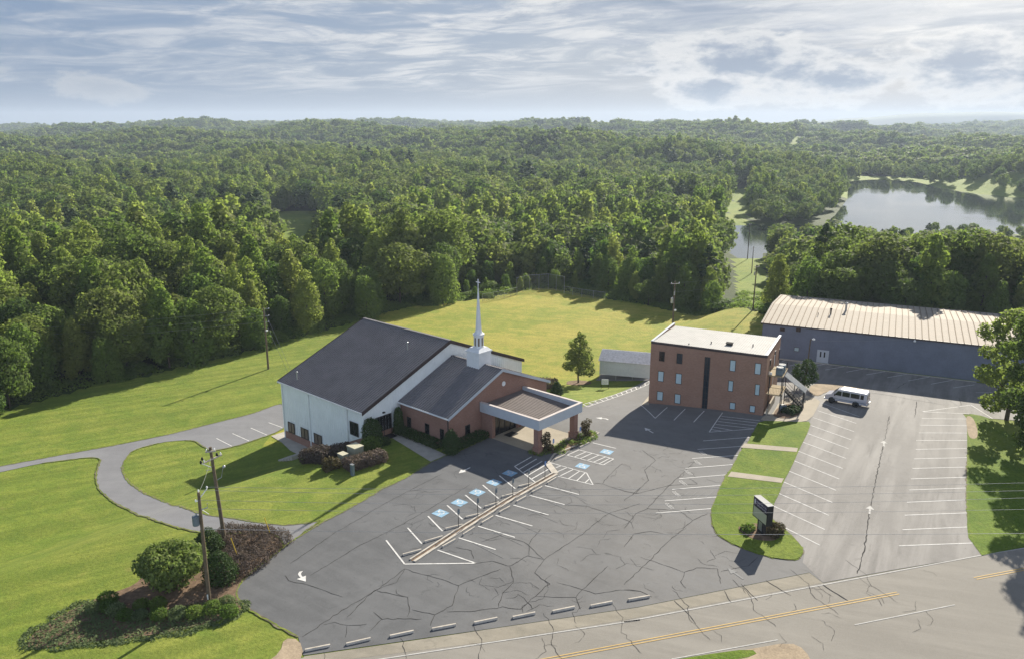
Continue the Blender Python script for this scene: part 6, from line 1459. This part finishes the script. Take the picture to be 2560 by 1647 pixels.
for i, (x, y) in enumerate(so_):
    o = bpy.data.objects.new('round_shrub', (ball2 if i % 3 else ball)); COL.objects.link(o); s_ = g.uniform(.95, 1.25); o.location = (x, y, ground_z(x, y) + .05); o.scale = (s_, s_, s_ * .95); o.rotation_euler = (0, 0, g.uniform(0, 6))
    tag(o, 'small round clipped shrub in the near bed, %s from the left' % (ords + ['eleventh', 'twelfth', 'thirteenth', 'fourteenth'])[i], 'shrub', 'small round shrubs in the near bed')
def fill(poly, n, seed, h0, h1, r0, r1):
    rr = random.Random(seed); xs = [p[0] for p in poly]; ys = [p[1] for p in poly]; out = []
    while len(out) < n:
        x, y = rr.uniform(min(xs), max(xs)), rr.uniform(min(ys), max(ys))
        if inside(x, y, poly): out.append((x, y, rr.uniform(h0, h1), rr.uniform(r0, r1)))
    return out
cov = fill(L['cover'], 150, 3, .05, .11, .8, 1.1)
V, F, t_ = leaves([(x, y, ground_z(x, y) + .05, r_, r_, h) for x, y, h, r_ in cov], 17000, .18, 12, gap=1.5, tilt=.35); o = link('ground_cover', tinted('ground_cover', V, F, t_, M['leaf_cover'])); o['kind'] = 'stuff'
hp = fill(L['hedge_red'], 80, 6, .86, .98, .7, 1.0); c0x, c0y = L['hedge_red'][0]
V, F, t_ = leaves([(x, y, ground_z(x, y) + .35, r_, r_, h) for x, y, h, r_ in hp], 34000, .12, 13, gap=1.5, tilt=.6); o = link('burgundy_hedge', tinted('burgundy_hedge', V, F, t_, M['leaf_red'])); tag(o, 'wide burgundy hedge at the foot of the taller pole', 'hedge')
def hedge(name, label, a, b, w_, h, n, size, mat, seed, group=None):
    lb = []; l = math.hypot(b[0] - a[0], b[1] - a[1]); k = max(2, int(l / .55)); dx, dy = (b[0] - a[0]) / l, (b[1] - a[1]) / l; z0 = ground_z(*a)
    for i in range(k + 1):
        f = i / k
        for s_ in (-1, 0, 1):
            x, y = a[0] + (b[0] - a[0]) * f - dy * s_ * w_ * .42, a[1] + (b[1] - a[1]) * f + dx * s_ * w_ * .42; lb.append((x - a[0], y - a[1], ground_z(x, y) - z0 + h * .52, .55, .55, h * .50))
    return bush(name, label, 'hedge', a, lb, n, size, mat, seed, group, 1.2, .8)
hl = L['hedgeL']; hedge('burgundy_hedge', 'square clipped burgundy hedge by the patio steps', (-24.0, 85.6), (-21.9, 84.9), 1.9, 1.75, 6000, .18, 'leaf_red', 21, 'clipped burgundy hedges round the cabinets')
hedge('burgundy_hedge', 'dark burgundy hedge behind the utility cabinets', (-21.8, 86.3), (-19.6, 87.2), 1.2, 1.3, 3200, .18, 'leaf_red', 25, 'clipped burgundy hedges round the cabinets')
hr_ = L['hedgeR']; hedge('burgundy_hedge', 'long clipped burgundy hedge in front of the cabinets', (-18.5, 82.4), (-15.2, 85.0), 1.3, 1.35, 6000, .18, 'leaf_red', 22, 'clipped burgundy hedges round the cabinets')
ml = lambda h, r: crown_lobes('mound', h, r, 5)
bush('flowering_bush', 'loose pale shrub between the two clipped hedges', 'bush', (L['bushf'][0], L['bushf'][1] + .4), ml(1.5, 1.1), 1800, .20, 'leaf_crape', 23)
bush('evergreen_shrub', 'tall rounded evergreen by the white gable door', 'shrub', (L['hallbush'][0] + .1, L['hallbush'][1] - .7), [(0, 0, 1.5, 1.2, 1.2, 1.5), (0, 0, 2.15, 1.0, 1.0, 1.15), (.1, 0, .9, 1.15, 1.15, .9)], 4200, .19, 'leaf_shrub', 24, 'evergreens against the church')
bush('evergreen_shrub', 'column evergreen where hall and wing meet', 'shrub', (L['hallcone'][0] + .0, L['hallcone'][1] - .3), [(0, 0, 1.2, .62, .62, 1.3), (0, 0, 2.3, .55, .55, 1.1), (0, 0, 2.9, .4, .4, .7)], 3000, .18, 'leaf_shrub', 26, 'evergreens against the church')
bush('evergreen_shrub', 'pointed evergreen at the corner of the brick wing', 'shrub', L['wingcone'], cone_lobes(3.1, 1.15), 3000, .18, 'leaf_shrub', 27, 'evergreens against the church')
bush('leafy_bush', 'loose green bush left of the concrete walkway', 'bush', L['gbush'], ml(1.5, 1.4), 2000, .22, 'leaf_vine', 28)
bush('leafy_bush', 'small dark bush at the top of the walkway', 'bush', L['gbush2'], ml(1.1, .9), 1200, .18, 'leaf_shrub', 29)
CHP = lambda u, v: (-18.19 + u * math.cos(TH) - v * math.sin(TH), 90 + u * math.sin(TH) + v * math.cos(TH))
hedge('low_hedge', 'low dark hedge along the near wall of the brick wing', CHP(.5, 5.2), CHP(7.6, 5.2), .9, .95, 4200, .17, 'leaf_shrub', 31, 'low hedges along the brick wing')
hedge('low_hedge', 'low dark hedge along the front of the brick wing', CHP(9.6, 6.6), CHP(9.6, 11.0), 1.0, 1.0, 3200, .17, 'leaf_shrub', 32, 'low hedges along the brick wing')
bush('evergreen_shrub', 'round evergreen at the far corner of the hall', 'shrub', CHP(1.2, 31.2), [(0, 0, 1.1, 1.25, 1.25, 1.2), (0, 0, 1.7, 1.0, 1.0, 1.1)], 2600, .18, 'leaf_shrub', 33)
ha = L['backhedge']; hedge('low_hedge', 'clipped brown green hedge on the lawn behind the church', (3.2, 122.0), (6.6, 120.3), 1.6, 1.7, 4600, .2, 'leaf_red', 34)
bush('evergreen_shrub', 'pointed shrub behind the canopy edge', 'shrub', L['backcone'], cone_lobes(2.3, .95), 2200, .17, 'leaf_shrub', 35)
for i, (x, y) in enumerate(L['crape']):
    lbs = [(g.uniform(-.5, .5), g.uniform(-.5, .5), z, .42, .42, .45) for z in (.5, .8, 1.1, 1.5, 1.8, 2.1)]
    bush('crape_myrtle', ('bronze leaved shrub beside the nearer canopy column', 'bronze leaved shrub beside the farther canopy column')[i], 'shrub', (x, y), lbs, 1500, .16, 'leaf_crape', 36 + i, 'bronze shrubs in the canopy bed', .4, .9, .05)
bp = fill(L['bed'], 26, 8, .25, .45, .5, .8)
V, F, t_ = leaves([(x, y, .1, r_, r_, h) for x, y, h, r_ in bp], 4200, .17, 38, gap=.7); o = link('bed_plants', tinted('bed_plants', V, F, t_, M['leaf_vine'])); o['kind'] = 'stuff'
bush('spiky_bush', 'bronze bush right of the roadside sign', 'bush', (25.0, 67.9), ml(1.15, 1.15), 2000, .17, 'leaf_crape', 39)
bush('leafy_bush', 'low yellow green bush left of the roadside sign', 'bush', (22.7, 68.6), ml(.7, .8), 1100, .15, 'leaf_vine', 40)
bush('leafy_bush', 'dark shaded bush under the outside stair', 'bush', (37.9, 100.9), ml(1.0, 1.5), 2000, .2, 'leaf_shrub', 41)
bush('small_tree', 'glossy dark small tree beside the lamp post', 'tree', (43.5, 111.6), [(0, 0, 1.9, 1.5, 1.5, 1.5), (.6, .2, 3.0, 1.1, 1.1, 1.1), (-.7, 0, 2.6, 1.1, 1.1, 1.2), (.2, -.3, 3.7, .8, .8, .9), (.8, -.6, 2.0, 1.0, 1.0, 1.0)], 2000, .27, 'leaf_shrub', 42, None, .12, .8, .09)
# young tree on the lawn behind the church
def own_tree(name, label, loc, h, lobes, n, size, mat, seed, tr, gap=.4, rot=0.):
    o = thing(name, label, 'tree', (loc[0], loc[1], ground_z(*loc) - .05), rot); V, F, t_ = leaves(lobes, n, size, seed, gap=gap, tilt=.8)
    link('trunk', trunk_mesh(h, tr, lobes, seed), None, o); link('crown', tinted(name + '_crown', V, F, t_, M[mat]), None, o); return o
gl = random.Random(17); lb = []
H_ = L['tree_h']
for i in range(22):
    f = (i + gl.random()) / 22; z = H_ * (.22 + .70 * f); w_ = (1 - f) ** .5 * (.75 + .25 * min(1, f * 5)) * 2.75 + .25; a = i * 2.4; q = w_ * .72; lr = .55 + .5 * (1 - f) * gl.uniform(.7, 1.1); lb.append((q * math.cos(a), q * math.sin(a), z, lr, lr, lr * .8))
lb.append((0, 0, H_ * .93, .5, .5, .6)); lb.append((0, 0, H_ * .5, 1.3, 1.3, 2.2))
own_tree('young_tree', 'young dark green tree in a mulch ring on the lawn', L['tree'], H_, lb, 5200, .30, 'leaf_broad', 44, .16, .35)
# big tree on the right verge and its neighbours, partly or wholly past the frame (their shade falls into it)
def big_lobes(h, r, seed, k=30):
    gg = random.Random(seed); out = []
    for i in range(k):
        z = h * (.11 + .83 * (i + gg.random()) / k); f = math.sin(math.pi * min(1, max(.1, (z / h - .12) / .9))) ** .7; a = i * 2.4 + gg.random() * .8; q = r * .78 * f * (.5 + .5 * gg.random()); lr = r * (.17 + .13 * gg.random()); out.append((q * math.cos(a), q * math.sin(a), z, lr * 1.15, lr * 1.15, lr * .8))
    out.append((0, 0, h * .9, r * .25, r * .25, h * .08)); return out
own_tree('verge_tree', 'large broad tree leaning in at the right edge of the car park', (60.4, 83.2), 21.5, big_lobes(21.5, 5.9, 3, 46), 24000, .40, 'leaf_broad', 45, .4, .42)
own_tree('verge_tree', 'smaller tree on the right verge behind the large one', (65.5, 98.0), 15.5, big_lobes(15.5, 5.2, 4, 26), 8000, .46, 'leaf_broad', 46, .3, .42)

# ------------------------------------------------------------------ far buildings glimpsed in the woods
for (x, y, w_, d_, h_, nm, lab) in ((-240, 1120, 30, 14, 9, 'distant_house', 'pale roofed house half hidden in the far woods on the left'), (255, 1530, 34, 16, 12, 'distant_shed', 'long white shed among the far trees in the middle')):
    o = thing(nm, lab, 'house', (x, y, land_z(x, y)), .1); mb = MB(); mb.box(-w_ / 2, w_ / 2, -d_ / 2, d_ / 2, 0, h_); mb.build('wall', M['siding'], o)
    mb = MB(); mb.prism([(-w_ / 2 - 1, -d_ / 2 - 1, h_), (-w_ / 2 - 1, d_ / 2 + 1, h_), (-w_ / 2 - 1, 0, h_ + 4)], (w_ + 2, 0, 0)); mb.build('roof', M['panel'], o)

# ------------------------------------------------------------------ the air: one box of thin even haze round the whole scene
mb = MB(); mb.box(-7600, 7600, -600, 7600, -70, 135)
hz = mb.build('haze', None); hz['kind'] = 'stuff'
m = bpy.data.materials.new('haze'); m.use_nodes = True; nt = m.node_tree; nt.nodes.clear()
ov = nt.nodes.new('ShaderNodeOutputMaterial'); pv = nt.nodes.new('ShaderNodeVolumePrincipled'); pv.inputs['Color'].default_value = (.66, .78, .96, 1); pv.inputs['Density'].default_value = .00014; pv.inputs['Anisotropy'].default_value = .2
nt.links.new(pv.outputs[0], ov.inputs['Volume']); hz.data.materials.append(m)
m.cycles.homogeneous_volume = True if hasattr(m, 'cycles') and hasattr(m.cycles, 'homogeneous_volume') else True
